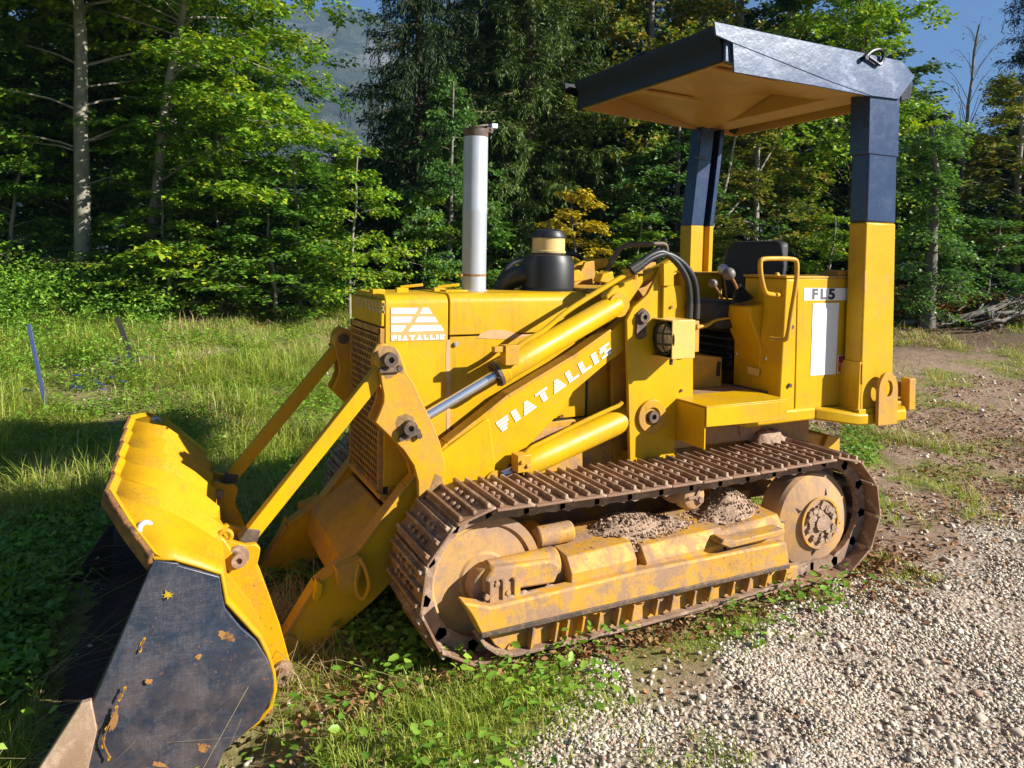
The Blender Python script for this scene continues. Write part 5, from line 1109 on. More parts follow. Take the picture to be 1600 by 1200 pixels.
def plant(name, key, leafmat, barkmat, loc, rz=0.0, s=1.0, label='', cat='tree', group=None, sz=None, crown='crown'):
    k1 = (key, leafmat)
    e = empty(name, loc); e.rotation_euler = (0, 0, rz); e.scale = (s, s, sz or s); tag(e, label, cat, group)
    if k1 not in MESH:
        lv, tk = TPL[key]
        a = soup(crown, lv, 4, B[leafmat], False, LEAF_F, e)
        b = part('trunk', tk, B[barkmat], e, smooth=60); MESH[k1] = (a.data, b.data)
    else:
        for nm, me in zip((crown, 'trunk'), MESH[k1]):
            o = bpy.data.objects.new(nm, me); coll.objects.link(o); o.parent = e
    return e
def gpos(u, d): 
    p = PD(u, d); p.z = float(height(np.array(p.x), np.array(p.y)))-0.03; return p
# ---------------- ground sheet
GM = gravel_mask(GX, GY); RM = grass_mask(GX, GY)
dd = GX*FW[0]+GY*FW[1]; ll_ = GX*RT[0]+GY*RT[1]
FM = np.maximum(sstep(12.3, 13.6, dd+1.2*(fbm(GX, GY, 0.6, 3)-0.5)), 0.75*sstep(9.0, 11.0, dd+3.0*(fbm(GX, GY, 0.5, 3, 1)-0.5))*sstep(2.5, 4.0, ll_))
def ground_mat():
    m, nt, b, out = new_mat('ground_surface'); co = coord(nt)
    def attr(n): a = nt.nodes.new('ShaderNodeAttribute'); a.attribute_name = n; return a.outputs['Fac']
    n1 = noise(nt, co, 1.1, 6, 0.65); n2 = noise(nt, co, 9, 8, 0.75); n3 = noise(nt, co, 70, 5, 0.7); n4 = noise(nt, co, 25, 6, 0.7)
    dirt = mix(nt, ramp(nt, n2, [(0.35, 0), (0.65, 1)]), (0.25, 0.16, 0.10), (0.40, 0.28, 0.19)); dirt = mix(nt, ramp(nt, n4, [(0.52, 0), (0.68, 0.7)]), dirt, (0.10, 0.055, 0.03))
    vo = nt.nodes.new('ShaderNodeTexVoronoi'); vo.inputs['Scale'].default_value = 48; nt.links.new(co, vo.inputs['Vector'])
    vo2 = nt.nodes.new('ShaderNodeTexVoronoi'); vo2.inputs['Scale'].default_value = 90; nt.links.new(co, vo2.inputs['Vector'])
    bw = nt.nodes.new('ShaderNodeRGBToBW'); nt.links.new(vo.outputs['Color'], bw.inputs[0])
    st = ramp(nt, bw.outputs[0], [(0.1, (0.30, 0.24, 0.18)), (0.35, (0.52, 0.46, 0.37)), (0.6, (0.44, 0.37, 0.29)), (0.9, (0.66, 0.62, 0.54))])
    gap = ramp(nt, vo.outputs['Distance'], [(0.30, 1), (0.62, 0.25)])
    grav = mix(nt, gap, mix(nt, ramp(nt, n1, [(0.4, 0), (0.65, 1)]), (0.34, 0.24, 0.16), (0.44, 0.33, 0.24)), st)
    gr = mix(nt, ramp(nt, n2, [(0.4, 0), (0.62, 1)]), (0.17, 0.20, 0.04), (0.30, 0.25, 0.09)); gr = mix(nt, ramp(nt, n4, [(0.5, 0), (0.7, 0.8)]), gr, (0.06, 0.045, 0.02))
    c = mix(nt, attr('gravel'), dirt, grav); c = mix(nt, mth(nt, 'MULTIPLY', attr('grass'), 0.9), c, gr)
    fl = mix(nt, ramp(nt, n2, [(0.4, 0), (0.6, 1)]), (0.045, 0.032, 0.018), (0.09, 0.055, 0.028)); c = mix(nt, attr('forest'), c, fl)
    nt.links.new(c, b.inputs['Base Color']); b.inputs['Roughness'].default_value = 0.95; b.inputs['Specular IOR Level'].default_value = 0.2
    hg = mth(nt, 'MULTIPLY', attr('gravel'), mth(nt, 'SUBTRACT', 1.0, vo.outputs['Distance']))
    bump(nt, b, mth(nt, 'ADD', mth(nt, 'ADD', mth(nt, 'MULTIPLY', n2, 0.8), mth(nt, 'MULTIPLY', n3, 0.4)), hg), 0.8, 0.02)
    return m
ground = grid_mesh('ground', GX, GY, GZ, ground_mat(), {'gravel': GM, 'grass': RM, 'forest': FM}); ground['kind'] = 'structure'

def scatter(n, dmin, dmax, lmin, lmax, maskf, pw=1.0):
    "random ground points, thinner with distance"
    out = []; tot = 0
    while tot < n:
        k = n*2; d = dmin*(dmax/dmin)**(rg.random(k)**pw); l = (rg.random(k)*(lmax-lmin)+lmin)*np.maximum(d, 1.0)
        x = d*FW[0]+l*RT[0]; y = d*FW[1]+l*RT[1]; keep = rg.random(k) < maskf(x, y); x, y, d = x[keep], y[keep], d[keep]; out.append(np.stack([x, y, d], 1)); tot += len(x)
    return np.concatenate(out)[:n]
# ---------------- crushed stone
def stone_mat():
    m, nt, b, out = new_mat('limestone_chips'); geo = nt.nodes.new('ShaderNodeNewGeometry')
    c = ramp(nt, geo.outputs['Random Per Island'], [(0.0, (0.42, 0.33, 0.24)), (0.25, (0.62, 0.54, 0.42)), (0.5, (0.46, 0.37, 0.27)), (0.72, (0.76, 0.69, 0.58)), (0.88, (0.28, 0.235, 0.19)), (0.965, (0.42, 0.23, 0.14)), (1.0, (0.18, 0.16, 0.15))])
    n = noise(nt, coord(nt), 120, 4); c = mix(nt, ramp(nt, n, [(0.4, 0), (0.7, 0.45)]), c, (0.42, 0.32, 0.23))
    nt.links.new(c, b.inputs['Base Color']); b.inputs['Roughness'].default_value = 0.85; return m
def stones(name, pts, r0, r1, mat):
    n = len(pts); base = np.array([[-1, -1, -.7], [1, -1, -.7], [1, 1, -.7], [-1, 1, -.7], [-.7, -.8, .7], [.8, -.7, .7], [.7, .8, .7], [-.8, .7, .7]])
    r = (r0+(r1-r0)*rg.random(n)**2.8)*(0.8+0.10*pts[:, 2]).clip(0.8, 1.9)
    v = base[None]*(1+rg.normal(0, 0.22, (n, 8, 3)))*np.stack([rg.uniform(.7, 1.3, n), rg.uniform(.6, 1.0, n), rg.uniform(.45, .8, n)], 1)[:, None, :]*r[:, None, None]
    a = rg.uniform(0, 6.28, n); b_ = rg.normal(0, 0.5, n); ca, sa = np.cos(a), np.sin(a); cb, sb = np.cos(b_), np.sin(b_)
    x, y, z = v[..., 0], v[..., 1], v[..., 2]; y, z = y*cb[:, None]-z*sb[:, None], y*sb[:, None]+z*cb[:, None]; x, y = x*ca[:, None]-y*sa[:, None], x*sa[:, None]+y*ca[:, None]
    zz = height(pts[:, 0], pts[:, 1])+r*0.25+rg.random(n)*0.006
    co = np.stack([x+pts[:, 0:1], y+pts[:, 1:2], z+zz[:, None]], -1)
    return soup(name, co, 8, mat, False, [(0, 3, 2, 1), (4, 5, 6, 7), (0, 1, 5, 4), (1, 2, 6, 5), (2, 3, 7, 6), (3, 0, 4, 7)])
SM = stone_mat()
gp = scatter(210000, 1.25, 11, -0.55, 0.95, lambda x, y: gravel_mask(x, y)**1.3*(0.05+0.95*sstep(0.40, 0.60, fbm(x, y, 3.1, 3, 3)))*(0.35+0.65*sstep(0.36, 0.52, fbm(x, y, 0.9, 2, 1))), 0.85)
tag(stones('gravel', gp, 0.0022, 0.0086, SM), 'pale crushed limestone gravel covering the yard in front of the machine', 'gravel', None, 'stuff')
sp_ = scatter(2500, 1.6, 9.5, -0.6, 0.9, lambda x, y: (1-gravel_mask(x, y))*0.8*(1-grass_mask(x, y)*0.95), 0.9)
bs_ = scatter(900, 1.3, 9, -0.5, 0.95, lambda x, y: gravel_mask(x, y), 0.85)
tag(stones('coarse_gravel', bs_, 0.009, 0.018, SM), 'larger stones lying among the fine crushed limestone', 'gravel', None, 'stuff')
tag(stones('scattered_pebbles', sp_, 0.004, 0.014, SM), 'loose pebbles scattered over the bare dirt', 'pebbles', None, 'stuff')
# ---------------- grass
def blades(name, pts, h0, h1, w, mat, lean=0.5):
    n = len(pts); h = rg.uniform(h0, h1, n)*rg.uniform(0.5, 1, n)*(0.35+1.5*sstep(0.32, 0.66, fbm(pts[:, 0], pts[:, 1], 1.6, 3, 1)))*(1-0.55*sstep(3.2, 2.7, pts[:, 1])*sstep(0.2, 0.5, pts[:, 0])); a = rg.uniform(0, 6.28, n); ln = np.abs(rg.normal(0, lean, n))*h; dx, dy = np.cos(a), np.sin(a)
    ww = w*(0.7+0.10*pts[:, 2])*rg.uniform(.6, 1.4, n); px, py = -dy*ww, dx*ww; z0 = height(pts[:, 0], pts[:, 1])-0.005; X, Y = pts[:, 0], pts[:, 1]
    hm = h*0.55; hx = np.sqrt(np.maximum(h**2-(ln*.6)**2, (h*.35)**2))
    P = lambda fx, fy, fz: np.stack([fx, fy, fz], -1)
    co = np.stack([P(X-px, Y-py, z0), P(X+px, Y+py, z0), P(X+dx*ln*.35+px*.8, Y+dy*ln*.35+py*.8, z0+hm), P(X+dx*ln*.35-px*.8, Y+dy*ln*.35-py*.8, z0+hm), P(X+dx*ln+px*.12, Y+dy*ln+py*.12, z0+hx), P(X+dx*ln-px*.12, Y+dy*ln-py*.12, z0+hx)], 1)
    return soup(name, co, 6, mat, False, [(0, 1, 2, 3), (3, 2, 4, 5)])
B['grass'] = leaf_mat('grass_blades', [(0.12, 0.22, 0.025), (0.24, 0.34, 0.04), (0.38, 0.44, 0.06), (0.56, 0.50, 0.13)], 0.3, 0.45, 0.9)
B['straw'] = leaf_mat('dry_grass', [(0.42, 0.33, 0.13), (0.60, 0.48, 0.24), (0.48, 0.30, 0.13)], 0.2, 0.7, 1.5)
B['weed'] = leaf_mat('weed_leaves', [(0.08, 0.19, 0.022), (0.17, 0.33, 0.035), (0.32, 0.47, 0.05)], 0.3, 0.4, 1.2)
B['litter'] = leaf_mat('dead_leaves', [(0.10, 0.045, 0.02), (0.22, 0.10, 0.04), (0.34, 0.17, 0.07), (0.42, 0.25, 0.11)], 0.1, 0.8, 2.0)
under = lambda x, y: 1-np.exp(-(((x-2.15)/1.15)**6+((y-3.55)/0.95)**6))   # little grows under the machine
front = lambda x, y: (1-0.85*np.exp(-(((x-0.45)/0.45)**4+((y-2.55)/0.42)**4)))*(1-0.97*np.exp(-(((x-0.02)/0.42)**4+((y-2.42)/0.36)**4)))
bk_ = lambda x, y: 1-((x > -0.36) & (x < 0.40) & (y > 2.68) & (y < 4.36))*1.0
gm = lambda x, y: grass_mask(x, y)*under(x, y)*front(x, y)*bk_(x, y)
tag(blades('grass', scatter(190000, 1.7, 13.5, -1.0, 0.95, gm, 0.8), 0.025, 0.10, 0.0019, B['grass'], 1.1), 'short green grass growing around and behind the machine', 'grass', None, 'stuff')
tag(blades('long_grass', scatter(46000, 3.0, 13.0, -1.0, -0.05, lambda x, y: gm(x, y)*sstep(0.46, 0.62, fbm(x, y, 0.9, 3, 2))*sstep(3.2, 5, x*FW[0]+y*FW[1]), 0.6), 0.10, 0.30, 0.0024, B['grass'], 1.9), 'long tangled grass between the bucket and the trees', 'grass', None, 'stuff')
tag(blades('dry_grass', scatter(34000, 1.8, 13.5, -1.0, 0.9, lambda x, y: np.clip(gm(x, y)*(0.10+0.8*sstep(0.48, 0.66, fbm(x, y, 1.1, 3, 0)))+0.02, 0, 1)*bk_(x, y)*under(x, y)*(1-0.75*sstep(3.3, 2.8, y)), 0.8), 0.04, 0.20, 0.0018, B['straw'], 2.0), 'straw coloured dry grass stalks mixed into the green', 'grass', None, 'stuff')
q_ = rg.random((60000, 2)); vx = 0.5+3.2*q_[:, 0]; vy = 2.08+0.10*(vx-0.5)+0.5*q_[:, 1]
kp = rg.random(60000) < sstep(0.44, 0.60, fbm(vx, vy, 2.6, 4, 2))*np.exp(-((vy-(2.42+0.09*(vx-1)))/0.17)**2)*0.9
tag(blades('verge_grass', np.stack([vx, vy, 0*vx+2.8], 1)[kp], 0.03, 0.13, 0.0019, B['grass'], 1.0), 'ragged strip of green grass between the near track and the gravel', 'grass', None, 'stuff')
def flatleaves(name, pts, l0, l1, z0, z1, mat, tilt=0.4, wr=0.65):
    n = len(pts); a = rg.uniform(0, 6.28, n); A = np.stack([np.cos(a), np.sin(a), rg.normal(0, tilt*.7, n)], 1); L_ = rg.uniform(l0, l1, n)
    P = np.stack([pts[:, 0], pts[:, 1], height(pts[:, 0], pts[:, 1])+rg.uniform(z0, z1, n)], 1); Nn = np.stack([rg.normal(0, tilt, n), rg.normal(0, tilt, n), np.ones(n)], 1)
    return soup(name, leaves6(P, unit(A), unit(Nn), L_, L_*wr), 6, mat, False, LEAF6_F)
cl = lambda x, y: gm(x, y)*sstep(0.44, 0.58, fbm(x, y, 2.0, 3, 3))*(1-0.80*sstep(0.3, 0.7, x)*sstep(3.0, 2.7, y))
tag(flatleaves('ground_cover', scatter(75000, 1.7, 12, -1.0, 0.5, cl, 0.75), 0.014, 0.050, 0.01, 0.12, B['weed']), 'low broad-leaved weeds and clover in the grass', 'weeds', None, 'stuff')
lit = lambda x, y: np.clip(0.9*np.exp(-(((x-3.35)/0.45)**2+((y-2.75)/0.28)**2))+0.5*np.exp(-(((x-1.6)/0.9)**2+((y-2.62)/0.10)**2))+0.10*np.exp(-(((x-0.75)/0.3)**2+((y-2.75)/0.3)**2))+0.34*sstep(3.6, 6, x)*sstep(0.42, 0.60, fbm(x, y, 1.3, 3, 2))+0.01, 0, 1)*(1-gravel_mask(x, y)*0.75)*bk_(x, y)
tag(flatleaves('fallen_leaves', scatter(20000, 1.7, 15, -0.9, 0.95, lit, 0.8), 0.014, 0.042, 0.003, 0.022, B['litter'], 0.7, 0.6), 'brown fallen leaves lying on the dirt behind and beside the tracks', 'fallen leaves', None, 'stuff')
# tall weeds and brambles along the edge of the wood
def bushfield(name, n, pts, hh, mat, l0, l1, label):
    k = len(pts); idx = rg.integers(0, k, n); H_ = hh[idx]; t = rg.random(n)**0.8; sp2 = 0.07+0.30*t*H_
    P = np.stack([pts[idx, 0]+rg.normal(0, 1, n)*sp2, pts[idx, 1]+rg.normal(0, 1, n)*sp2, np.zeros(n)], 1); P[:, 2] = height(P[:, 0], P[:, 1])+t*H_
    a = rg.uniform(0, 6.28, n); A = np.stack([np.cos(a), np.sin(a), rg.normal(-.1, .5, n)], 1); Nn = rg.normal(0, .6, (n, 3)); Nn[:, 2] = 1
    L_ = rg.uniform(l0, l1, n); o = soup(name, leaves_from(P, unit(A), unit(Nn), L_, L_*0.5), 4, mat, False, LEAF_F); return tag(o, label, 'undergrowth', None, 'stuff')
ep = scatter(420, 9.6, 13.2, -0.85, -0.46, lambda x, y: sstep(9.3, 12, (x*FW[0]+y*FW[1])-1.1*(x*RT[0]+y*RT[1]+5)*0.4-fbm(x, y, .5, 2))*1.0+0.02, 1.0)
bushfield('tall_weeds', 46000, ep, rg.uniform(0.25, 1.0, 420)*np.interp(ep[:, 0]*RT[0]+ep[:, 1]*RT[1], [-9, -5, -2], [1.1, .8, .35]), B['weed'], 0.03, 0.085, 'tall green weeds growing thickly along the edge of the trees')
ep2 = scatter(200, 13.4, 17.5, -0.55, 0.9, lambda x, y: x*0+1, 1.0)
bushfield('undergrowth', 30000, ep2, rg.uniform(0.2, 0.8, 200), B['dark'], 0.05, 0.11, 'dark leafy undergrowth filling the floor of the wood')
ep3 = scatter(80, 12.7, 14.2, 0.50, 0.95, lambda x, y: x*0+1, 1.0)
bushfield('red_brambles', 9000, ep3, rg.uniform(0.2, 0.7, 80), B['brown'], 0.05, 0.10, 'reddish brown brambles in front of the wood beside the brush heap')

ep0 = scatter(150, 7.4, 10.5, -0.95, -0.46, lambda x, y: x*0+1, 1.0)
bushfield('rough_weeds', 12000, ep0, rg.uniform(0.10, 0.42, 150), B['weed'], 0.02, 0.06, 'rough knee-high weeds scattered through the long grass on the left')
# ---------------- trees
t0_ = 0
broad_template('beech_big', 21, H=9.5, R=3.3, limbs=66, twigs=16, per=30, z0=2.0, leaf=0.115, tr=0.125, profile=lambda t: 0.6+0.5*min(1, t*3) if t < 0.8 else 1.0-(t-0.8)*2, bare=0.05, limb_r=0.014, skip=(170, 300, 4.6))
broad_template('beech_lean', 22, H=8.0, R=3.3, limbs=76, twigs=17, per=32, z0=0.35, leaf=0.108, tr=0.085, lean=(0.09, -0.05), profile=lambda t: (0.75+0.3*t) if t < 0.7 else 1.0-(t-0.7)*2.2, limb_r=0.013, bare=0.04, skip=(125, 262, 4.3))
broad_template('broad_a', 23, H=9.0, R=2.9, limbs=70, twigs=14, per=26, z0=0.5, leaf=0.12, tr=0.13, flat=0.25, wild=1.5, droop=0.35)
broad_template('broad_b', 24, H=10.5, R=2.6, limbs=74, twigs=14, per=26, z0=0.4, leaf=0.115, tr=0.12, flat=0.2, up=0.55, droop=0.25, wild=1.5)
broad_template('sapling', 25, H=3.2, R=1.4, limbs=34, twigs=11, per=24, z0=0.25, leaf=0.10, tr=0.03, flat=0.8, limb_r=0.010)
broad_template('column', 26, H=4.3, R=0.75, limbs=90, twigs=10, per=26, z0=0.1, leaf=0.07, tr=0.12, flat=0.3, droop=0.5, profile=lambda t: 0.8+0.3*math.sin(t*7)-0.3*t)
broad_template('bare', 27, H=6.0, R=1.1, limbs=34, twigs=2, per=3, z0=1.5, leaf=0.05, tr=0.05, up=1.3, droop=0.0, limb_r=0.012)
spruce_template('spruce_a', 31, H=12.5, R=2.7, z0=1.2, whorls=30, per=8, hang=0.55, dens=0.75)
spruce_template('spruce_b', 32, H=14, R=3.0, z0=0.9, whorls=34, per=8, hang=0.5, dens=0.65)
ED = 'trees at the edge of the wood'; BKG = 'trees standing deeper in the wood'
T_ = [  # name, template, leaves, bark, u, depth, rz, scale, zscale, label
 ('beech_tree', 'beech_big', 'beech', 'bark_pale', 130, 11.8, 0.0, 1.0, 1.0, 'tall beech with a straight pale trunk, bare near the ground, behind the tall weeds'),
 ('beech_tree', 'beech_lean', 'beech_lit', 'bark_pale', 225, 12.3, 0.0, 1.0, 1.0, 'leaning beech with a thin pale trunk and sunlit-coloured sprays reaching towards the engine hood'),
 ('beech_tree', 'beech_lean', 'beech', 'bark_grey', 118, 13.6, 2.3, 0.95, 1.1, 'slim dark-trunked beech close behind the straight pale beech'),
 ('beech_tree', 'beech_lean', 'beech', 'bark_grey', 385, 13.6, 3.4, 0.72, 0.52, 'lower beech with green layered sprays above the bucket links'),
 ('beech_tree', 'beech_big', 'beech', 'bark_pale', 265, 15.5, 3.9, 0.75, 1.05, 'beech filling the wood between the leaning beech and the lower one'),
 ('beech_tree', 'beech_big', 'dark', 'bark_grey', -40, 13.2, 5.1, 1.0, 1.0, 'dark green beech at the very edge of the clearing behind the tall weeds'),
 ('young_beech', 'sapling', 'beech', 'bark_pale', 10, 12.1, 0.3, 1.0, 1.0, 'young green beech among the tall weeds at the edge of the clearing'),
 ('young_beech', 'sapling', 'beech_lit', 'bark_pale', 345, 12.2, 2.0, 0.85, 0.8, 'young beech with bright sprays low above the mown grass'),
 ('young_beech', 'sapling', 'beech', 'bark_pale', 470, 12.4, 4.0, 1.0, 0.85, 'young beech with drooping green sprays beside the grille of the machine'),
 ('young_beech', 'sapling', 'beech_lit', 'bark_pale', 548, 12.0, 5.0, 0.75, 0.9, 'thin young beech with a pale stem right behind the front of the engine hood'),
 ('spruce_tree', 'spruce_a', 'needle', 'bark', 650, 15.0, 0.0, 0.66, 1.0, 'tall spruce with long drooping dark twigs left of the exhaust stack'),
 ('spruce_tree', 'spruce_b', 'needle_lit', 'bark', 822, 16.0, 1.0, 1.0, 1.0, 'tall spruce with sunlit-coloured hanging twigs right of the exhaust stack'),
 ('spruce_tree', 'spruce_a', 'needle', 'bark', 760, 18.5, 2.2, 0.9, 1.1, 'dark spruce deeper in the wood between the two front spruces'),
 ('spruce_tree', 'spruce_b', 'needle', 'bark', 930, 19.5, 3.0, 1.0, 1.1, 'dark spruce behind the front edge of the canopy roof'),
 ('maple_tree', 'broad_a', 'maple', 'bark_grey', 700, 13.6, 0.7, 0.42, 0.5, 'small maple with cool green leaves behind the exhaust stack'),
 ('broadleaf_tree', 'broad_b', 'russet', 'bark_grey', 1010, 17.0, 1.4, 1.0, 1.0, 'russet tinged tree seen above the front of the canopy roof'),
 ('broadleaf_tree', 'broad_a', 'maple', 'bark_pale', 1060, 15.2, 2.6, 0.70, 0.50, 'low broadleaf tree under the canopy roof behind the far post'),
 ('broadleaf_tree', 'broad_a', 'russet', 'bark_pale', 1175, 15.0, 0.2, 0.62, 0.50, 'small tree with pale crooked stems and yellow brown leaves behind the seat'),
 ('broadleaf_tree', 'broad_b', 'russet', 'bark', 1150, 18.0, 4.4, 1.05, 1.05, 'tall red brown tree showing above the middle of the canopy roof'),
 ('broadleaf_tree', 'broad_b', 'beech_lit', 'bark', 1330, 16.0, 5.2, 0.95, 0.86, 'tall yellow green tree rising behind the rear end of the canopy roof'),
 ('broadleaf_tree', 'broad_a', 'dark', 'bark', 1260, 17.5, 3.3, 0.95, 0.9, 'dark green tree behind the handrail and the model plate'),
 ('broadleaf_tree', 'broad_a', 'dark', 'bark', 1395, 17.0, 1.9, 0.85, 0.62, 'dark green tree just behind the near rear post'),
 ('ivy_clad_tree', 'column', 'ivy', 'bark_grey', 1452, 12.7, 0.0, 0.95, 0.80, 'column of ivy grown over a dead trunk at the right of the rear post'),
 ('bare_tree', 'bare', 'brown', 'bark_grey', 1495, 16.5, 0.0, 1.0, 1.05, 'nearly leafless thin tree with upright twigs against the blue sky'),
 ('broadleaf_tree', 'broad_a', 'russet', 'bark', 1585, 16.2, 0.9, 0.80, 0.58, 'orange and green tree right of the ivy column'),
 ('broadleaf_tree', 'broad_a', 'maple', 'bark', 1720, 16.6, 2.9, 0.8, 0.5, 'green tree at the far right end of the wood behind the brush heap'),
 ('spruce_tree', 'spruce_a', 'needle', 'bark', 1640, 21.0, 0.9, 0.95, 1.0, 'dark spruce standing alone against the sky above the orange and green tree'),
]
for nm, key, lm, bm_, u, d, rz, s, szz, lab in T_:
    plant(nm, key, lm, bm_, gpos(u, d), rz, s, lab, 'tree', ED if nm != 'spruce_tree' else None, s*0+szz)
GS = [(265, 11.6, 'beech_lit', .8, .62, 'bright young beech right of the leaning trunk, low over the grass'), (430, 11.8, 'beech', .85, .6, 'green young beech overhanging the grass left of the far bell crank'), (175, 11.9, 'beech', .6, .5, 'small green beech between the two pale trunks'), (905, 13.6, 'gold', .72, .75, 'golden yellow young tree behind the air cleaner'), (990, 13.9, 'beech_lit', .7, .62, 'yellow green young tree between the air cleaner and the far post'), (760, 14.0, 'beech', .8, .7, 'green young tree just right of the exhaust stack'), (660, 13.4, 'beech_lit', .6, .7, 'young tree with sunlit-coloured sprays left of the exhaust stack'),
      (1100, 14.2, 'russet', .75, .7, 'yellow brown young tree beside the far canopy post'), (1290, 14.0, 'beech_lit', .75, .62, 'yellow green young tree above the model plate'), (1540, 13.8, 'maple', .9, .6, 'green young tree in front of the orange and green tree')]
for u, d, lm, s, szz, lab in GS: plant('young_tree', 'sapling', lm, 'bark_grey', gpos(u, d), rnd.uniform(0, 6), s*1.1, lab, 'young tree', None, szz)
bl_ = 'dark broadleaf tree standing deep in the wood behind the front row'
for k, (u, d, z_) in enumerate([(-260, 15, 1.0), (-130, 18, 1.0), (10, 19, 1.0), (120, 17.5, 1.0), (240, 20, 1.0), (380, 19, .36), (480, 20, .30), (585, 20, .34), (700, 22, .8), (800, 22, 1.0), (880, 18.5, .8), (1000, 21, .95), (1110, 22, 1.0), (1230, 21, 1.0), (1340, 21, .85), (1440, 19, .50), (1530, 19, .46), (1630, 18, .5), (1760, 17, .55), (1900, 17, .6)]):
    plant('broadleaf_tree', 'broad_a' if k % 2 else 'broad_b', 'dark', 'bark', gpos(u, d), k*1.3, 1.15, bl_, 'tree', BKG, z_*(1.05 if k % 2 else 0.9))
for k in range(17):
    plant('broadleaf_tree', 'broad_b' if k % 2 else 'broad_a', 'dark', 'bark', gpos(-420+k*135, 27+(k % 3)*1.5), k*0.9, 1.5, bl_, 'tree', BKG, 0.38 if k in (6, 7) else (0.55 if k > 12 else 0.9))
# the wood also closes the clearing on the side the front of the machine looks at
for k, (x, y) in enumerate([(-11, -6), (-12.5, -2.5), (-11.5, 1), (-12, 4.2), (-11, 7.5), (-9.5, 10.5)]):
    plant('broadleaf_tree', 'broad_a' if k % 2 else 'broad_b', 'beech', 'bark', Vector((x, y, float(height(np.array(float(x)), np.array(float(y)))))), k*1.1, 1.2, 'broadleaf tree on the side of the clearing the bucket points at', 'tree', 'trees on the bucket side of the clearing', 0.95)
# bare pale stems leaning in the thicket behind the seat
for u, d, a_, b_, lab in ((1130, 14.3, (1098, 400), (1150, 210), 'pale crooked stem rising beside the far canopy post'), (1150, 14.4, (1110, 380), (1215, 215), 'long pale stem leaning right under the canopy roof')):
    y_ = PD(u, d).y; p, q = PY(*a_, y_), PY(*b_, y_); g_ = gpos(u, d); mb = MB().tube([p-Vector((0.2, 0, p.z-g_.z)), p, (p+q)/2+Vector((0.12, 0, 0.05)), q, q+Vector((.3, 0, 1))], [0.035, 0.03, 0.025, 0.018, .01], 8, 4)
    tag(part('leaning_sapling', mb, B['bark_pale'], None), lab, 'sapling')
# brush heap and fallen branches at the right
def branch(label, a, b, r, seed, grp=None):
    q = np.random.default_rng(seed); P_ = [a.lerp(b, t)+Vector((q.normal(0, .05), q.normal(0, .05), abs(q.normal(0, .04)))) for t in np.linspace(0, 1, 6)]
    mb = MB().tube(P_, [r*(1-.6*i/5) for i in range(6)], 8, 3)
    for k in range(5):
        c = P_[1+k % 4]; mb.tube([c, c+Vector((q.uniform(-.3, .5), q.uniform(-.2, .2), q.uniform(.02, .22))), c+Vector((q.uniform(-.2, .9), q.uniform(-.3, .3), q.uniform(.0, .35)))], [r*.4, r*.3, r*.15], 6, 2)
    return tag(part('fallen_branch', mb, B['bark_grey'], None), label, 'fallen branch', grp)
fb = [((1412, 498), (1560, 484), 12.8, .05), ((1490, 492), (1640, 448), 12.6, .055), ((1540, 484), (1680, 470), 12.4, .04), ((1520, 478), (1600, 446), 12.9, .025), ((1560, 500), (1640, 455), 12.3, .03), ((1470, 497), (1545, 492), 12.2, .025), ((1530, 500), (1620, 476), 12.1, .03), ((1475, 470), (1468, 430), 12.9, .015)]
for k, (a, b, d, r) in enumerate(fb):
    pa, pb = gpos(a[0], d), gpos(b[0], d+0.3); pa.z = max(pa.z+.04, CAM_H-(a[1]-404)/1164*d); pb.z = max(pb.z+.04, CAM_H-(b[1]-404)/1164*d)
    branch('grey dead branch in the brush heap at the right edge of the clearing', pa, pb, r, 40+k, 'dead branches in the brush heap')
lf = PY(262, 930, 2.668); pts = []
for k in range(20):
    t = 2*math.pi*k/20; rr_ = (0.017 if k % 3 == 0 else 0.008)*rnd.uniform(.7, 1.2)
    pts.append((lf.x+rr_*1.2*math.cos(t), 2.6725-0.004*abs(math.sin(2*t)), lf.z+rr_*math.sin(t)))
tag(part('fallen_leaf', MB().prism(pts, (0, -0.001, 0)), B['gold'], None), 'yellow fallen leaf stuck on the black side plate of the bucket', 'leaf')
# ---------------- stakes and blue netting in the grass on the left
M['stake'] = plain('blue_grey_stake', (0.05, 0.075, 0.17), 0.5, 0.0); M['net'] = leaf_mat('blue_netting', [(0.02, 0.045, 0.17), (0.04, 0.09, 0.30)], .1, .6, 2)
a = gpos(77, 6.9); h_ = 0.86
tag(part('leaning_stake', MB().bar(a+Vector((0, 0, -.05)), a+Vector((-0.16, 0.0, h_)), 0.035, 0.02, (0, 1, 0)), M['stake'], None, .003), 'thin blue-grey stake leaning in the long grass', 'stake')
a2 = gpos(214, 8.6); tag(part('leaning_stake', MB().bar(a2+Vector((0, 0, -.05)), a2+Vector((-0.20, 0.0, 0.55)), 0.055, 0.03, (0, 1, 0)), M['dark'], None, .003), 'short black stake with blue netting at its foot', 'stake')
def netting(name, u, d, w, h, n, lab):
    c = gpos(u, d); P = np.stack([c.x+rg.normal(0, w, n)*RT[0]+rg.normal(0, .08, n), c.y+rg.normal(0, w, n)*RT[1]+rg.normal(0, .12, n), np.zeros(n)], 1); P[:, 2] = height(P[:, 0], P[:, 1])+rg.uniform(0.03, h, n)
    A = np.stack([RT[0]+rg.normal(0, .3, n), RT[1]+rg.normal(0, .3, n), rg.normal(0, .35, n)], 1); L_ = rg.uniform(.04, .16, n)
    tag(soup(name, leaves_from(P, unit(A), unit(rg.normal(0, 1, (n, 3))), L_, L_*.22), 4, M['net'], False, LEAF_F), lab, 'netting', None, 'stuff')
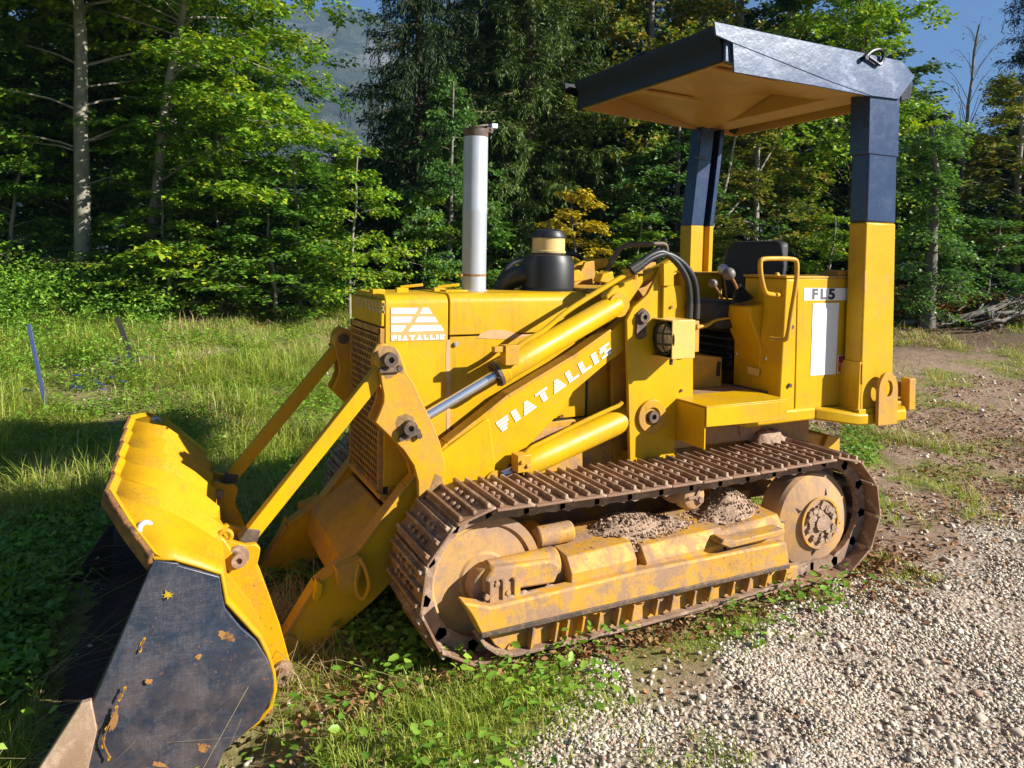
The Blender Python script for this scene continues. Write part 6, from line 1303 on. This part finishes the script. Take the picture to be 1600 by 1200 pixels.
netting('blue_netting', 200, 8.5, 0.12, 0.10, 34, 'torn blue netting tangled at the foot of the black stake'); netting('blue_netting', 130, 7.6, 0.30, 0.14, 22, 'shreds of blue netting hanging in the long grass between the two stakes'); netting('blue_netting', 175, 11.6, 0.5, 0.4, 26, 'blue netting caught in the weeds below the beeches')
wp_ = np.array([[rg.uniform(-1.9, -.42), rg.uniform(2.0, 5.0), 3] for _ in range(150)]); bushfield('broad_weeds', 15000, wp_, rg.uniform(0.06, 0.26, 150), B['weed'], 0.02, 0.06, 'broad leaved weeds growing in front of the bucket edge')
a = gpos(146, 5.6); tag(part('stone', ball(a+Vector((0, 0, .02)), 0.075, 12), M['mud'], None, smooth=70), 'pale rounded stone lying in the grass beyond the bucket lip', 'stone')
# ---------------- mountain
def mountain():
    n = 90; us = np.linspace(-1300, 1500, n); X = []; Y = []; Z = []
    rid = np.interp(us, [-1300, -300, 150, 420, 520, 600, 700, 900, 1100, 1500], [200, 150, 60, 15, 12, 40, 130, 230, 300, 390])
    rid = rid-18*(fbm(us*0.02, us*0+3, 1, 4)-0.5)*2
    for k, t in enumerate(np.linspace(0, 1, 26)):
        dpt = 520+420*t; r_ = (404-rid)/FPX*940; zz = np.maximum(r_, 2)*(t**0.85)
        p = [ray(u, 404)*dpt for u in us]; X.append([q[0] for q in p]); Y.append([q[1] for q in p]); Z.append(zz+20*(fbm(us*0.05, us*0+k*0.35, 1, 4)-0.5)*min(1, t*4)*(1 if t < .95 else .5)-2)
    mm, nt, b, out = new_mat('wooded_mountainside'); co = coord(nt); c = mix(nt, ramp(nt, noise(nt, co, 0.05, 6, .7), [(.4, 0), (.6, 1)]), (0.035, 0.055, 0.02), (0.09, 0.10, 0.04)); c = mix(nt, ramp(nt, noise(nt, co, 0.012, 5), [(.55, 0), (.68, 1)]), c, (0.22, 0.21, 0.19))
    nt.links.new(c, b.inputs['Base Color']); b.inputs['Roughness'].default_value = 1; bump(nt, b, noise(nt, co, 0.15, 5, .8), 1.0, 6)
    o = grid_mesh('mountain', np.array(X), np.array(Y), np.array(Z), mm); o['kind'] = 'structure'
mountain()
# ---------------- air
hz = MB().box(-1500, 1500, -300, 1400, -8, 520); hzm = bpy.data.materials.new('haze_air'); hzm.use_nodes = True; hn = hzm.node_tree; hn.nodes.clear()
ho_ = hn.nodes.new('ShaderNodeOutputMaterial'); pv = hn.nodes.new('ShaderNodeVolumePrincipled'); pv.inputs['Density'].default_value = 0.0003; pv.inputs['Color'].default_value = (0.30, 0.55, 1.0, 1)
hn.links.new(pv.outputs[0], ho_.inputs['Volume']); haze = part('haze', hz, hzm, None); haze['kind'] = 'stuff'
